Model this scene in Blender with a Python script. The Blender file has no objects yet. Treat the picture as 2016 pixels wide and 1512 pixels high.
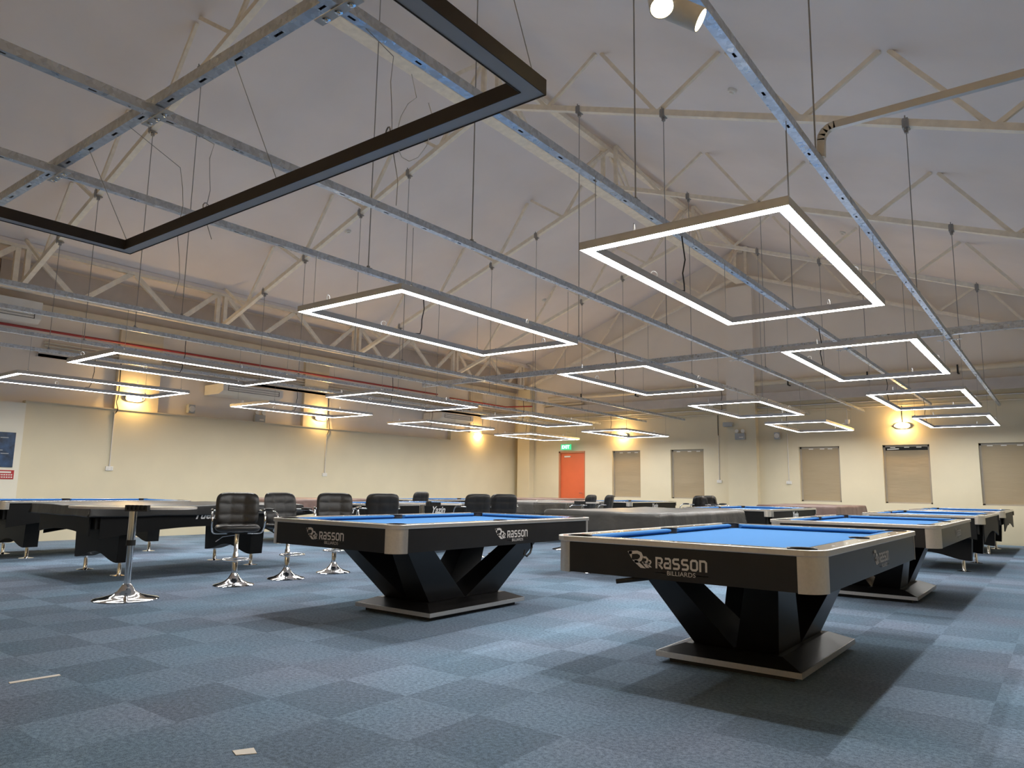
import bpy, bmesh, math, random
from mathutils import Vector, Matrix
from mathutils.geometry import tessellate_polygon
from mathutils import noise as mnoise

PI = math.pi
SC = bpy.context.scene
COL = SC.collection

# ------------------------------------------------------------------ camera
F_PX, YAW, PITCH, ROLL, CAM_Z = 1421.49, math.radians(37.437), math.radians(8.248), math.radians(0.914), 1.162
cam_data = bpy.data.cameras.new('camera')
cam_data.sensor_width = 36.0
cam_data.sensor_fit = 'HORIZONTAL'
cam_data.lens = F_PX / 2016 * 36.0
cam_data.clip_start = 0.05
cam_data.clip_end = 100
cam = bpy.data.objects.new('camera', cam_data)
COL.objects.link(cam)
fwd = Vector((-math.sin(YAW) * math.cos(PITCH), math.cos(YAW) * math.cos(PITCH), math.sin(PITCH)))
right = Vector((math.cos(YAW), math.sin(YAW), 0))
up = right.cross(fwd)
r2 = math.cos(ROLL) * right + math.sin(ROLL) * up
u2 = -math.sin(ROLL) * right + math.cos(ROLL) * up
cam.matrix_world = Matrix(((r2.x, u2.x, -fwd.x, 0), (r2.y, u2.y, -fwd.y, 0), (r2.z, u2.z, -fwd.z, CAM_Z), (0, 0, 0, 1)))
SC.camera = cam

# ------------------------------------------------------------------ world, exposure
world = bpy.data.worlds.new('world')
SC.world = world
world.use_nodes = True
world.node_tree.nodes['Background'].inputs[0].default_value = (0.5, 0.55, 0.6, 1)
world.node_tree.nodes['Background'].inputs[1].default_value = 0.02
SC.view_settings.view_transform = 'Standard'
SC.view_settings.look = 'None'
SC.view_settings.gamma = 1
SC.view_settings.use_curve_mapping = False
SC.view_settings.exposure = 1.13
SC.cycles.use_denoising = True
SC.cycles.max_bounces = 8
SC.cycles.diffuse_bounces = 5
SC.cycles.sample_clamp_indirect = 6

LED_STRENGTH = 26.0
UP_STRENGTH = 2.3
SCONCE_W = 20.0

# ------------------------------------------------------------------ materials
MATS = {}
def mat(name, col, rough=0.5, metal=0.0, spec=0.5, noise=None, bump=None, emit=None, coat=0.0, aniso=0):
    """procedural principled material; noise=(scale, amount) modulates colour, bump=(scale, strength, distance)"""
    m = bpy.data.materials.new(name)
    m.use_nodes = True
    nt = m.node_tree
    b = nt.nodes['Principled BSDF']
    b.inputs['Base Color'].default_value = (*col, 1)
    b.inputs['Roughness'].default_value = rough
    b.inputs['Metallic'].default_value = metal
    b.inputs['Specular IOR Level'].default_value = spec
    b.inputs['Coat Weight'].default_value = coat
    if aniso: b.inputs['Anisotropic'].default_value = aniso
    tc = nt.nodes.new('ShaderNodeTexCoord')
    if noise:
        n = nt.nodes.new('ShaderNodeTexNoise'); n.inputs['Scale'].default_value = noise[0]; n.inputs['Detail'].default_value = 4
        nt.links.new(tc.outputs['Object'], n.inputs['Vector'])
        r = nt.nodes.new('ShaderNodeMapRange')
        r.inputs['From Min'].default_value = 0.3; r.inputs['From Max'].default_value = 0.7
        r.inputs['To Min'].default_value = 1 - noise[1]; r.inputs['To Max'].default_value = 1 + noise[1]
        nt.links.new(n.outputs['Fac'], r.inputs['Value'])
        mx = nt.nodes.new('ShaderNodeMix'); mx.data_type = 'RGBA'; mx.blend_type = 'MULTIPLY'
        mx.inputs['Factor'].default_value = 1
        mx.inputs['A'].default_value = (*col, 1)
        nt.links.new(r.outputs['Result'], mx.inputs['B'])
        nt.links.new(mx.outputs['Result'], b.inputs['Base Color'])
    if bump:
        n = nt.nodes.new('ShaderNodeTexNoise'); n.inputs['Scale'].default_value = bump[0]; n.inputs['Detail'].default_value = 3
        nt.links.new(tc.outputs['Object'], n.inputs['Vector'])
        bp = nt.nodes.new('ShaderNodeBump'); bp.inputs['Strength'].default_value = bump[1]; bp.inputs['Distance'].default_value = bump[2]
        nt.links.new(n.outputs['Fac'], bp.inputs['Height'])
        nt.links.new(bp.outputs['Normal'], b.inputs['Normal'])
    if emit:
        b.inputs['Emission Color'].default_value = (*emit[0], 1)
        b.inputs['Emission Strength'].default_value = emit[1]
    MATS[name] = m
    return m

mat('wall_upper_brightened', (0.80, 0.735, 0.655), 0.75, noise=(1.3, 0.03), bump=(60, 0.08, 0.002))  # wall colour made lighter and more neutral, puts light into the dim gable
mat('wall_paint', (0.68, 0.61, 0.44), 0.75, noise=(1.3, 0.03), bump=(60, 0.08, 0.002))
mat('white_panel', (0.78, 0.74, 0.62), 0.7, noise=(2, 0.02))
mat('ceiling_paint', (0.78, 0.715, 0.68), 0.8, noise=(0.8, 0.04), bump=(25, 0.15, 0.004))
mat('steel_cream', (0.86, 0.78, 0.65), 0.5, noise=(9, 0.08), bump=(40, 0.1, 0.001))
mat('lining_grey', (0.55, 0.50, 0.45), 0.7, noise=(3, 0.06))
mat('cream_trim', (0.66, 0.58, 0.44), 0.45, noise=(5, 0.05))
mat('plywood', (0.35, 0.2, 0.08), 0.7, noise=(6, 0.25))
mat('conduit_grey', (0.6, 0.58, 0.55), 0.4, 0.3, noise=(7, 0.05))
mat('red_pipe', (0.33, 0.035, 0.03), 0.4, noise=(9, 0.1))
mat('door_red', (0.66, 0.13, 0.045), 0.45, noise=(2, 0.04))
mat('door_frame', (0.5, 0.2, 0.1), 0.5, noise=(3, 0.05))
mat('window_frame', (0.34, 0.3, 0.24), 0.5, noise=(4, 0.05))
mat('tape', (0.78, 0.74, 0.66), 0.6, noise=(20, 0.05))
mat('silver_satin', (0.62, 0.58, 0.54), 0.34, 0.85, noise=(60, 0.04), bump=(150, 0.05, 0.0005))
mat('silver_trim', (0.80, 0.78, 0.74), 0.25, 0.8, noise=(30, 0.03))
mat('rail_laminate', (0.11, 0.105, 0.10), 0.14, 0, 0.7, noise=(8, 0.1), coat=0.4)
mat('logo_silver', (0.62, 0.58, 0.55), 0.45, 0.1, noise=(40, 0.03))
mat('logo_white', (0.85, 0.85, 0.85), 0.5, noise=(40, 0.03))
mat('black_laminate', (0.010, 0.009, 0.009), 0.36, 0, 0.38, noise=(8, 0.15), coat=0.08)
mat('skirt_black', (0.006, 0.006, 0.006), 0.5, 0, 0.2, noise=(8, 0.15))
mat('black_matte', (0.012, 0.012, 0.012), 0.6, noise=(20, 0.2))
mat('pocket_leather', (0.02, 0.016, 0.015), 0.55, noise=(50, 0.3), bump=(120, 0.3, 0.001))
mat('blue_cloth', (0.055, 0.19, 0.44), 0.9, 0, 0.15, noise=(220, 0.06), bump=(400, 0.2, 0.0004))
mat('vinyl_black', (0.014, 0.014, 0.015), 0.36, 0, 0.5, noise=(4, 0.2), bump=(5, 0.35, 0.02))
mat('vinyl_grey', (0.055, 0.053, 0.050), 0.36, 0, 0.5, noise=(4, 0.2), bump=(4, 0.5, 0.03))
mat('vinyl_brown', (0.16, 0.10, 0.085), 0.5, 0, 0.5, noise=(4, 0.2), bump=(4, 0.6, 0.03))
mat('seat_leather', (0.016, 0.015, 0.015), 0.38, 0, 0.5, noise=(15, 0.2), bump=(60, 0.25, 0.003))
mat('chrome', (0.82, 0.82, 0.83), 0.08, 1.0, noise=(3, 0.02))
mat('added_uplight', (1, 1, 1), 0.5, emit=((1.0, 0.975, 0.94), UP_STRENGTH))  # glow added on the pendant tops to brighten the ceiling
mat('lamp_housing', (0.62, 0.60, 0.58), 0.45, 0.3, noise=(12, 0.05))
mat('lamp_housing_black', (0.022, 0.016, 0.014), 0.65, 0.0, noise=(12, 0.1))
mat('diffuser_off', (0.42, 0.40, 0.41), 0.45, noise=(6, 0.03))
mat('wire', (0.33, 0.32, 0.31), 0.4, 0.5, noise=(9, 0.1))
mat('white_wire', (0.7, 0.7, 0.7), 0.5, noise=(9, 0.05))
mat('black_cable', (0.015, 0.015, 0.015), 0.5, noise=(9, 0.1))
mat('plastic_white', (0.75, 0.73, 0.68), 0.4, noise=(6, 0.03))
mat('plastic_grey', (0.38, 0.40, 0.41), 0.45, noise=(6, 0.05))
mat('ac_dark', (0.05, 0.05, 0.05), 0.5, noise=(6, 0.1))
mat('table_top', (0.62, 0.58, 0.54), 0.16, 0.0, 0.6, noise=(5, 0.05), coat=0.3)
mat('poster', (0.02, 0.05, 0.11), 0.3, noise=(9, 0.6))
mat('sign_red', (0.42, 0.02, 0.02), 0.45, noise=(9, 0.05))
mat('sign_green', (0.02, 0.42, 0.18), 0.4, emit=((0.02, 0.45, 0.2), 0.6))
mat('exit_letters', (0.9, 1, 0.95), 0.4, emit=((0.8, 1, 0.9), 1.2))
mat('bulb_warm', (1, 0.8, 0.4), 0.4, emit=((1.0, 0.78, 0.36), 14))
mat('spot_lens', (1, 0.9, 0.6), 0.4, emit=((1.0, 0.86, 0.55), 12))
mat('spot_body', (0.72, 0.70, 0.66), 0.45, noise=(6, 0.03))
mat('led', (1, 1, 1), 0.5, emit=((1.0, 0.985, 0.955), LED_STRENGTH))
for n in ('led', 'added_uplight', 'bulb_warm', 'spot_lens'):
    try: MATS[n].cycles.emission_sampling = 'FRONT'
    except Exception: pass

def galvanised():
    m = mat('galvanised', (0.5, 0.54, 0.6), 0.32, 0.75)
    nt = m.node_tree; b = nt.nodes['Principled BSDF']
    tc = nt.nodes.new('ShaderNodeTexCoord')
    v = nt.nodes.new('ShaderNodeTexVoronoi'); v.inputs['Scale'].default_value = 35
    cr = nt.nodes.new('ShaderNodeValToRGB')
    cr.color_ramp.elements[0].color = (0.50, 0.53, 0.58, 1); cr.color_ramp.elements[1].color = (0.66, 0.70, 0.76, 1)
    nt.links.new(tc.outputs['Object'], v.inputs['Vector'])
    sep = nt.nodes.new('ShaderNodeSeparateColor')
    nt.links.new(v.outputs['Color'], sep.inputs[0]); nt.links.new(sep.outputs[0], cr.inputs[0])
    nt.links.new(cr.outputs[0], b.inputs['Base Color'])
    mr = nt.nodes.new('ShaderNodeMapRange'); mr.inputs['To Min'].default_value = 0.25; mr.inputs['To Max'].default_value = 0.5
    nt.links.new(sep.outputs[1], mr.inputs['Value']); nt.links.new(mr.outputs[0], b.inputs['Roughness'])
galvanised()

def carpet():
    m = bpy.data.materials.new('carpet_tiles'); MATS['carpet'] = m
    m.use_nodes = True; nt = m.node_tree; N = nt.nodes; L = nt.links
    b = N['Principled BSDF']; b.inputs['Roughness'].default_value = 0.95; b.inputs['Specular IOR Level'].default_value = 0.12
    geo = N.new('ShaderNodeNewGeometry')
    mp = N.new('ShaderNodeMapping'); mp.vector_type = 'POINT'
    s = 1 / 0.525
    mp.inputs['Location'].default_value = (4.62 * s, -2.52 * s, 0.5)
    mp.inputs['Scale'].default_value = (s, s, 0)
    L.new(geo.outputs['Position'], mp.inputs['Vector'])
    fl = N.new('ShaderNodeVectorMath'); fl.operation = 'FLOOR'; L.new(mp.outputs[0], fl.inputs[0])
    wn = N.new('ShaderNodeTexWhiteNoise'); wn.noise_dimensions = '3D'; L.new(fl.outputs[0], wn.inputs['Vector'])
    # chequer from alternately turned pile
    sx = N.new('ShaderNodeSeparateXYZ'); L.new(fl.outputs[0], sx.inputs[0])
    ad = N.new('ShaderNodeMath'); ad.operation = 'ADD'; L.new(sx.outputs[0], ad.inputs[0]); L.new(sx.outputs[1], ad.inputs[1])
    md = N.new('ShaderNodeMath'); md.operation = 'PINGPONG'; md.inputs[1].default_value = 1; L.new(ad.outputs[0], md.inputs[0])
    m1 = N.new('ShaderNodeMath'); m1.operation = 'MULTIPLY_ADD'; L.new(md.outputs[0], m1.inputs[0]); m1.inputs[1].default_value = 0.17; m1.inputs[2].default_value = 0.82
    m2 = N.new('ShaderNodeMath'); m2.operation = 'MULTIPLY_ADD'; L.new(wn.outputs['Value'], m2.inputs[0]); m2.inputs[1].default_value = 0.21; L.new(m1.outputs[0], m2.inputs[2])
    # fibre speckle
    n1 = N.new('ShaderNodeTexNoise'); n1.inputs['Scale'].default_value = 170; n1.inputs['Detail'].default_value = 2; L.new(geo.outputs['Position'], n1.inputs['Vector'])
    n2 = N.new('ShaderNodeTexNoise'); n2.inputs['Scale'].default_value = 45; n2.inputs['Detail'].default_value = 4; L.new(geo.outputs['Position'], n2.inputs['Vector'])
    a1 = N.new('ShaderNodeMath'); a1.operation = 'ADD'; L.new(n1.outputs['Fac'], a1.inputs[0]); L.new(n2.outputs['Fac'], a1.inputs[1])
    r1 = N.new('ShaderNodeMapRange'); r1.inputs['From Min'].default_value = 0.75; r1.inputs['From Max'].default_value = 1.25; r1.inputs['To Min'].default_value = 0.62; r1.inputs['To Max'].default_value = 1.38
    L.new(a1.outputs[0], r1.inputs['Value'])
    m3 = N.new('ShaderNodeMath'); m3.operation = 'MULTIPLY'; L.new(m2.outputs[0], m3.inputs[0]); L.new(r1.outputs[0], m3.inputs[1])
    # hue drift between blue-grey and plum-grey
    n3 = N.new('ShaderNodeTexNoise'); n3.inputs['Scale'].default_value = 1.1; n3.inputs['Detail'].default_value = 1; L.new(geo.outputs['Position'], n3.inputs['Vector'])
    cr = N.new('ShaderNodeValToRGB')
    cr.color_ramp.elements[0].position = 0.35; cr.color_ramp.elements[0].color = (0.155, 0.232, 0.315, 1)
    cr.color_ramp.elements[1].position = 0.7; cr.color_ramp.elements[1].color = (0.180, 0.224, 0.300, 1)
    L.new(n3.outputs['Fac'], cr.inputs[0])
    mx = N.new('ShaderNodeMix'); mx.data_type = 'RGBA'; mx.blend_type = 'MULTIPLY'; mx.inputs['Factor'].default_value = 1
    L.new(cr.outputs[0], mx.inputs['A']); L.new(m3.outputs[0], mx.inputs['B'])
    L.new(mx.outputs['Result'], b.inputs['Base Color'])
    bp = N.new('ShaderNodeBump'); bp.inputs['Strength'].default_value = 0.5; bp.inputs['Distance'].default_value = 0.004
    L.new(a1.outputs[0], bp.inputs['Height']); L.new(bp.outputs[0], b.inputs['Normal'])
carpet()

def brown_paper():
    m = mat('brown_paper', (0.36, 0.285, 0.18), 0.7)
    nt = m.node_tree; N = nt.nodes; L = nt.links; b = N['Principled BSDF']
    tc = N.new('ShaderNodeTexCoord')
    w = N.new('ShaderNodeTexNoise'); w.inputs['Scale'].default_value = 2.2; w.inputs['Detail'].default_value = 5
    mp = N.new('ShaderNodeMapping'); mp.inputs['Scale'].default_value = (0.5, 1, 2.6)
    L.new(tc.outputs['Object'], mp.inputs[0]); L.new(mp.outputs[0], w.inputs['Vector'])
    bp = N.new('ShaderNodeBump'); bp.inputs['Strength'].default_value = 0.35; bp.inputs['Distance'].default_value = 0.04
    L.new(w.outputs['Fac'], bp.inputs['Height']); L.new(bp.outputs[0], b.inputs['Normal'])
brown_paper()

# ------------------------------------------------------------------ mesh builder
class MB:
    def __init__(s): s.v = []; s.f = []; s.m = []
    def add(s, verts, faces, mi=0):
        o = len(s.v); s.v += [tuple(p) for p in verts]; s.f += [tuple(i + o for i in f) for f in faces]; s.m += [mi] * len(faces); return s
    def box(s, a, b, mi=0):
        x0, y0, z0 = a; x1, y1, z1 = b
        v = [(x0, y0, z0), (x1, y0, z0), (x1, y1, z0), (x0, y1, z0), (x0, y0, z1), (x1, y0, z1), (x1, y1, z1), (x0, y1, z1)]
        return s.add(v, [(0, 3, 2, 1), (4, 5, 6, 7), (0, 1, 5, 4), (1, 2, 6, 5), (2, 3, 7, 6), (3, 0, 4, 7)], mi)
    def hexa(s, bot, top, mi=0):
        return s.add(list(bot) + list(top), [(0, 3, 2, 1), (4, 5, 6, 7), (0, 1, 5, 4), (1, 2, 6, 5), (2, 3, 7, 6), (3, 0, 4, 7)], mi)
    def bar(s, p, q, w, h, upv=(0, 0, 1), mi=0):
        p = Vector(p); q = Vector(q); d = (q - p).normalized(); uv = Vector(upv)
        if abs(d.dot(uv)) > 0.98: uv = Vector((0, 1, 0))
        r = d.cross(uv).normalized(); u = r.cross(d).normalized()
        def ring(c): return [c - r * w / 2 - u * h / 2, c + r * w / 2 - u * h / 2, c + r * w / 2 + u * h / 2, c - r * w / 2 + u * h / 2]
        return s.hexa(ring(p), ring(q), mi)
    def tube(s, pts, r, n=8, closed=False, mi=0, cap=True):
        P = [Vector(p) for p in pts]; k = len(P)
        if isinstance(r, (int, float)): r = [r] * k
        rings = []; prev = None
        for i in range(k):
            if closed: d = (P[(i + 1) % k] - P[i - 1]).normalized()
            else: d = (P[min(i + 1, k - 1)] - P[max(i - 1, 0)]).normalized()
            if prev is None:
                a = Vector((0, 0, 1)) if abs(d.z) < 0.9 else Vector((1, 0, 0)); x = d.cross(a).normalized()
            else:
                x = (prev - d * prev.dot(d)).normalized()
            prev = x; y = d.cross(x)
            rings.append([P[i] + (x * math.cos(2 * PI * j / n) + y * math.sin(2 * PI * j / n)) * r[i] for j in range(n)])
        v = [p for rg in rings for p in rg]; f = []
        for i in range(k if closed else k - 1):
            a = i * n; b = ((i + 1) % k) * n
            for j in range(n): f.append((a + j, a + (j + 1) % n, b + (j + 1) % n, b + j))
        if cap and not closed: f.append(tuple(range(n))[::-1]); f.append(tuple((k - 1) * n + j for j in range(n)))
        return s.add(v, f, mi)
    def lathe(s, prof, n=24, c=(0, 0, 0), mi=0):
        v = []; f = []
        for (r, z) in prof:
            for j in range(n): v.append((c[0] + r * math.cos(2 * PI * j / n), c[1] + r * math.sin(2 * PI * j / n), c[2] + z))
        for i in range(len(prof) - 1):
            for j in range(n): f.append((i * n + j, i * n + (j + 1) % n, (i + 1) * n + (j + 1) % n, (i + 1) * n + j))
        if prof[0][0] > 1e-6: f.append(tuple(range(n))[::-1])
        if prof[-1][0] > 1e-6: f.append(tuple((len(prof) - 1) * n + j for j in range(n)))
        return s.add(v, f, mi)
    def prism(s, loops, z0, z1, mi=0):
        """loops: list of 2-D loops (outer ccw + holes) extruded z0..z1"""
        ls = [[Vector((p[0], p[1], 0)) for p in l] for l in loops]
        flat = [p for l in ls for p in l]; n = len(flat)
        tris = tessellate_polygon(ls)
        v = [(p.x, p.y, z0) for p in flat] + [(p.x, p.y, z1) for p in flat]; f = []
        for t in tris:
            a, b, c = flat[t[0]], flat[t[1]], flat[t[2]]
            if (b - a).cross(c - a).z < 0: t = t[::-1]
            f.append(tuple(i + n for i in t)); f.append(tuple(t[::-1]))
        o = 0
        for li, l in enumerate(ls):
            k = len(l)
            area = sum(l[i].x * l[(i + 1) % k].y - l[(i + 1) % k].x * l[i].y for i in range(k))
            for i in range(k):
                a, b = o + i, o + (i + 1) % k
                q = (a, b, b + n, a + n)
                if (area < 0) != (li > 0): q = q[::-1]
                f.append(q)
            o += k
        return s.add(v, f, mi)
    def xform(s, M):
        s.v = [tuple(M @ Vector(p)) for p in s.v]; return s
    def build(s, name, mats, parent=None, loc=None, bevel=0, smooth=None, fix=False):
        me = bpy.data.meshes.new(name); me.from_pydata(s.v, [], s.f)
        if not isinstance(mats, (list, tuple)): mats = [mats]
        for m in mats: me.materials.append(MATS[m])
        for p, mi in zip(me.polygons, s.m): p.material_index = mi
        if fix:
            bm = bmesh.new(); bm.from_mesh(me); bmesh.ops.remove_doubles(bm, verts=bm.verts, dist=1e-5)
            bmesh.ops.recalc_face_normals(bm, faces=bm.faces); bm.to_mesh(me); bm.free()
        if smooth:
            for p in me.polygons: p.use_smooth = True
            me.set_sharp_from_angle(angle=math.radians(smooth))
        me.update()
        o = bpy.data.objects.new(name, me); COL.objects.link(o)
        if parent: o.parent = parent
        if loc: o.location = loc
        if bevel:
            md = o.modifiers.new('bevel', 'BEVEL'); md.width = bevel; md.segments = 2; md.limit_method = 'ANGLE'; md.angle_limit = math.radians(40)
        return o

def thing(name, label, cat, loc=(0, 0, 0), rz=0, group=None):
    o = bpy.data.objects.new(name, None); COL.objects.link(o); o.empty_display_size = 0.1
    o.location = loc; o.rotation_euler = (0, 0, rz); o['label'] = label; o['category'] = cat
    if group: o['group'] = group
    return o
def tag(o, label, cat, group=None):
    o['label'] = label; o['category'] = cat
    if group: o['group'] = group
    return o
def struct(o, label=None):
    o['kind'] = 'structure'
    if label: o['label'] = label
    return o
def dup(root, loc, rz=None, label=None, group=None, skip=()):
    r = root.copy(); COL.objects.link(r); r.location = loc
    if rz is not None: r.rotation_euler = (0, 0, rz)
    if label: r['label'] = label
    if group: r['group'] = group
    for ch in list(root.children):
        if ch.name.split('.')[0] in skip: continue
        c = ch.copy(); COL.objects.link(c); c.parent = r
        for g in list(ch.children):
            d = g.copy(); COL.objects.link(d); d.parent = c
    return r

def arc(cx, cy, r, a0, a1, n):
    return [(cx + r * math.cos(math.radians(a0 + (a1 - a0) * i / n)), cy + r * math.sin(math.radians(a0 + (a1 - a0) * i / n))) for i in range(n + 1)]
def rrect(hx, hy, r, n=6):
    return arc(hx - r, hy - r, r, 0, 90, n) + arc(-hx + r, hy - r, r, 90, 180, n) + arc(-hx + r, -hy + r, r, 180, 270, n) + arc(hx - r, -hy + r, r, 270, 360, n)

# ------------------------------------------------------------------ room geometry numbers
XL, XR, YF, YB = -16.05, 3.6, 21.4, -4.5         # lower left wall face, right wall, far wall, back wall
XLU = -16.2                                      # upper left wall face (set back)
RIDGE, XG = -7.5, -15.65
def zc(x): return 8.72 - 0.37 * abs(x - RIDGE) if x < 0.65 else 5.70   # ceiling height
def zb(x): return 7.745 - 0.362 * abs(x - RIDGE)                        # truss bottom chord
TRUSS_Y = [0.75, 4.9, 9.05, 13.2, 17.35, 21.25]
STRUT_X = [-1.19, -2.55, -4.25, -5.68, -9.45, -10.78, -12.5, -13.9]
ZS = 3.37

# floor
MB().box((XLU - 0.3, YB - 0.2, -0.1), (XR + 0.2, YF + 0.4, 0)).build('floor', 'carpet')['kind'] = 'structure'
# ceiling : two slopes folded at the ridge, level beyond the right valley
m = MB()
cx = [XLU - 0.3, RIDGE, 0.65, XR + 0.2]
for i in range(3):
    a, b = cx[i], cx[i + 1]
    za, zb_ = (zc(a), zc(b - 1e-6)) if i < 2 else (5.70, 5.70)
    if i == 1: zb_ = zc(0.6499)
    m.hexa([(a, YB - 0.2, za), (b, YB - 0.2, zb_), (b, YF + 0.3, zb_), (a, YF + 0.3, za)], [(a, YB - 0.2, za + 0.12), (b, YB - 0.2, zb_ + 0.12), (b, YF + 0.3, zb_ + 0.12), (a, YF + 0.3, za + 0.12)])
m.build('ceiling', 'ceiling_paint')['kind'] = 'structure'

# left wall, recessed upper part, lower slab to 2.70, near white panel
struct(MB().box((XLU - 0.25, YB, 0), (XLU, YF + 0.25, zc(XLU) + 0.05)).build('wall_left', 'wall_upper_brightened'))
struct(MB().box((XLU + 0.001, 5.36, 0), (XL, 17.69, 2.70)).box((XLU + 0.001, 17.69, 0), (XL, YF - 0.01, 3.03)).build('wall_left_lower', 'wall_paint'))
struct(MB().box((XLU + 0.001, YB + 0.01, 0), (-15.99, 5.36, 2.66)).build('wall_left_panel', 'white_panel'))
# far wall with openings
holes = [(-12.10, -11.05), (-9.98, -8.88), (-6.03, -4.95), (-3.87, -2.77), (-1.70, -0.60), (0.47, 1.55)]
DOOR = (-14.24, -13.17)
def far_wall():
    m = MB()
    xs = sorted(set([XLU, XR + 0.2, RIDGE, 0.65] + [a for h in holes for a in h] + list(DOOR)))
    for a, b in zip(xs[:-1], xs[1:]):
        mid = (a + b) / 2
        def slab(z0a, z0b, z1a, z1b, mi=0):
            if z1a > 4 and z0a < 3.9:
                slab(z0a, z0b, 3.9, 3.9); slab(3.9, 3.9, z1a, z1b, 1); return
            m.hexa([(a, YF, z0a), (b, YF, z0b), (b, YF + 0.22, z0b), (a, YF + 0.22, z0a)], [(a, YF, z1a), (b, YF, z1b), (b, YF + 0.22, z1b), (a, YF + 0.22, z1a)], mi)
        ta = zc(a) if a < 0.65 else 5.7; tb = zc(b) if b < 0.65 else (5.7 if a >= 0.65 - 1e-6 else zc(0.6499))
        if any(h[0] < mid < h[1] for h in holes):
            slab(0, 0, 0.94, 0.94); slab(2.47, 2.47, ta, tb)
        elif DOOR[0] < mid < DOOR[1]:
            slab(2.49, 2.49, ta, tb)
        else: slab(0, 0, ta, tb)
    return m
struct(far_wall().build('wall_far', ['wall_paint', 'wall_upper_brightened']))
struct(MB().box((XR, YB, 0), (XR + 0.2, YF, 5.8)).build('wall_right', 'wall_paint'))
m = MB()
m.hexa([(XLU, YB - 0.2, 0), (RIDGE, YB - 0.2, 0), (RIDGE, YB, 0), (XLU, YB, 0)], [(XLU, YB - 0.2, zc(XLU)), (RIDGE, YB - 0.2, zc(RIDGE)), (RIDGE, YB, zc(RIDGE)), (XLU, YB, zc(XLU))])
m.hexa([(RIDGE, YB - 0.2, 0), (XR, YB - 0.2, 0), (XR, YB, 0), (RIDGE, YB, 0)], [(RIDGE, YB - 0.2, zc(RIDGE)), (XR, YB - 0.2, 5.7), (XR, YB, 5.7), (RIDGE, YB, zc(RIDGE))])
struct(m.build('wall_back', 'wall_paint'))
# pilasters
struct(MB().box((-8.03, YF - 0.22, 0), (-7.17, YF, 3.9)).box((-8.03, YF - 0.22, 3.9), (-7.17, YF, 7.4), 1).build('trim_1', ['wall_paint', 'wall_upper_brightened']))
struct(MB().box((-15.85, YF - 0.3, 0), (-15.32, YF, 4.75)).build('trim_2', 'wall_paint'))
for i, (y0, y1, z0) in enumerate([(7.05, 7.98, 2.70), (11.88, 12.66, 2.70), (18.72, 19.35, 3.03)]):
    struct(MB().box((XLU + 0.001, y0, z0), (XLU + 0.1, y1, 4.55)).build('trim_%d' % (3 + i), 'cream_trim'))
# ledge strip between lower and upper wall
struct(MB().box((XLU + 0.001, 5.36, 2.70), (XL + 0.015, 17.69, 2.722)).build('trim_6', 'cream_trim'))
# horizontal cream beam under the valley girder, and fascia above it
struct(MB().box((XLU + 0.001, YB + 0.02, 4.52), (XLU + 0.17, YF - 0.31, 4.66)).build('trim_7', 'cream_trim'))
struct(MB().box((XG - 0.12, YB + 0.02, 5.60), (XG + 0.06, YF - 0.01, zc(XG) + 0.01)).build('trim_8', 'ceiling_paint'))
# grey lining behind the girder
struct(MB().box((XLU + 0.001, 4.72, 4.68), (XLU + 0.05, YF - 0.02, 5.44)).box((XLU + 0.001, YB + 0.02, 4.68), (XLU + 0.05, 4.70, 5.44), 1).build('trim_9', ['lining_grey', 'plywood']))

# windows papered over
for i, (a, b) in enumerate(holes):
    rng = random.Random(i)
    m = MB(); nx, nz = 14, 18
    vs = []; fs = []
    for k in range(nz + 1):
        for j in range(nx + 1):
            x = a + 0.05 + (b - a - 0.1) * j / nx; z = 0.965 + (2.42 - 0.965) * k / nz
            if i == 3: z = 0.965 + (2.33 - 0.965) * k / nz
            vs.append((x, YF + 0.11 + 0.012 * mnoise.noise(Vector((x * 2.3, i, z * 4))), z))
    for k in range(nz):
        for j in range(nx):
            q = k * (nx + 1) + j; fs.append((q, q + 1, q + nx + 2, q + nx + 1))
    m.add(vs, fs)
    w = struct(m.build('window_%d' % (i + 1), 'brown_paper', smooth=60), 'window opening covered with brown paper')
    f = MB()
    for q in [((a, YF + 0.1, 0.94), (a + 0.05, YF + 0.15, 2.47)), ((b - 0.05, YF + 0.1, 0.94), (b, YF + 0.15, 2.47)), ((a, YF + 0.1, 2.42), (b, YF + 0.15, 2.47)), ((a, YF + 0.1, 0.94), (b, YF + 0.15, 0.975))]: f.box(*q)
    f.build('window_frame', 'window_frame', w)
    g = MB().box((a, YF + 0.16, 0.94), (b, YF + 0.2, 2.47)); g.build('window_pane', 'black_matte', w)
    t = MB()
    for k in range(3):
        x = a + 0.2 + 0.3 * k + rng.uniform(-0.05, 0.05)
        t.box((x, YF + 0.095, 2.395), (x + 0.12, YF + 0.1, 2.42))
    t.build('tape_strips', 'tape', w)
    if i == 3:
        MB().tube([(a + 0.1, YF + 0.09, 2.36), (a + 0.38, YF + 0.09, 2.37)], 0.018).build('roller_blind', 'plastic_white', w)

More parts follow.
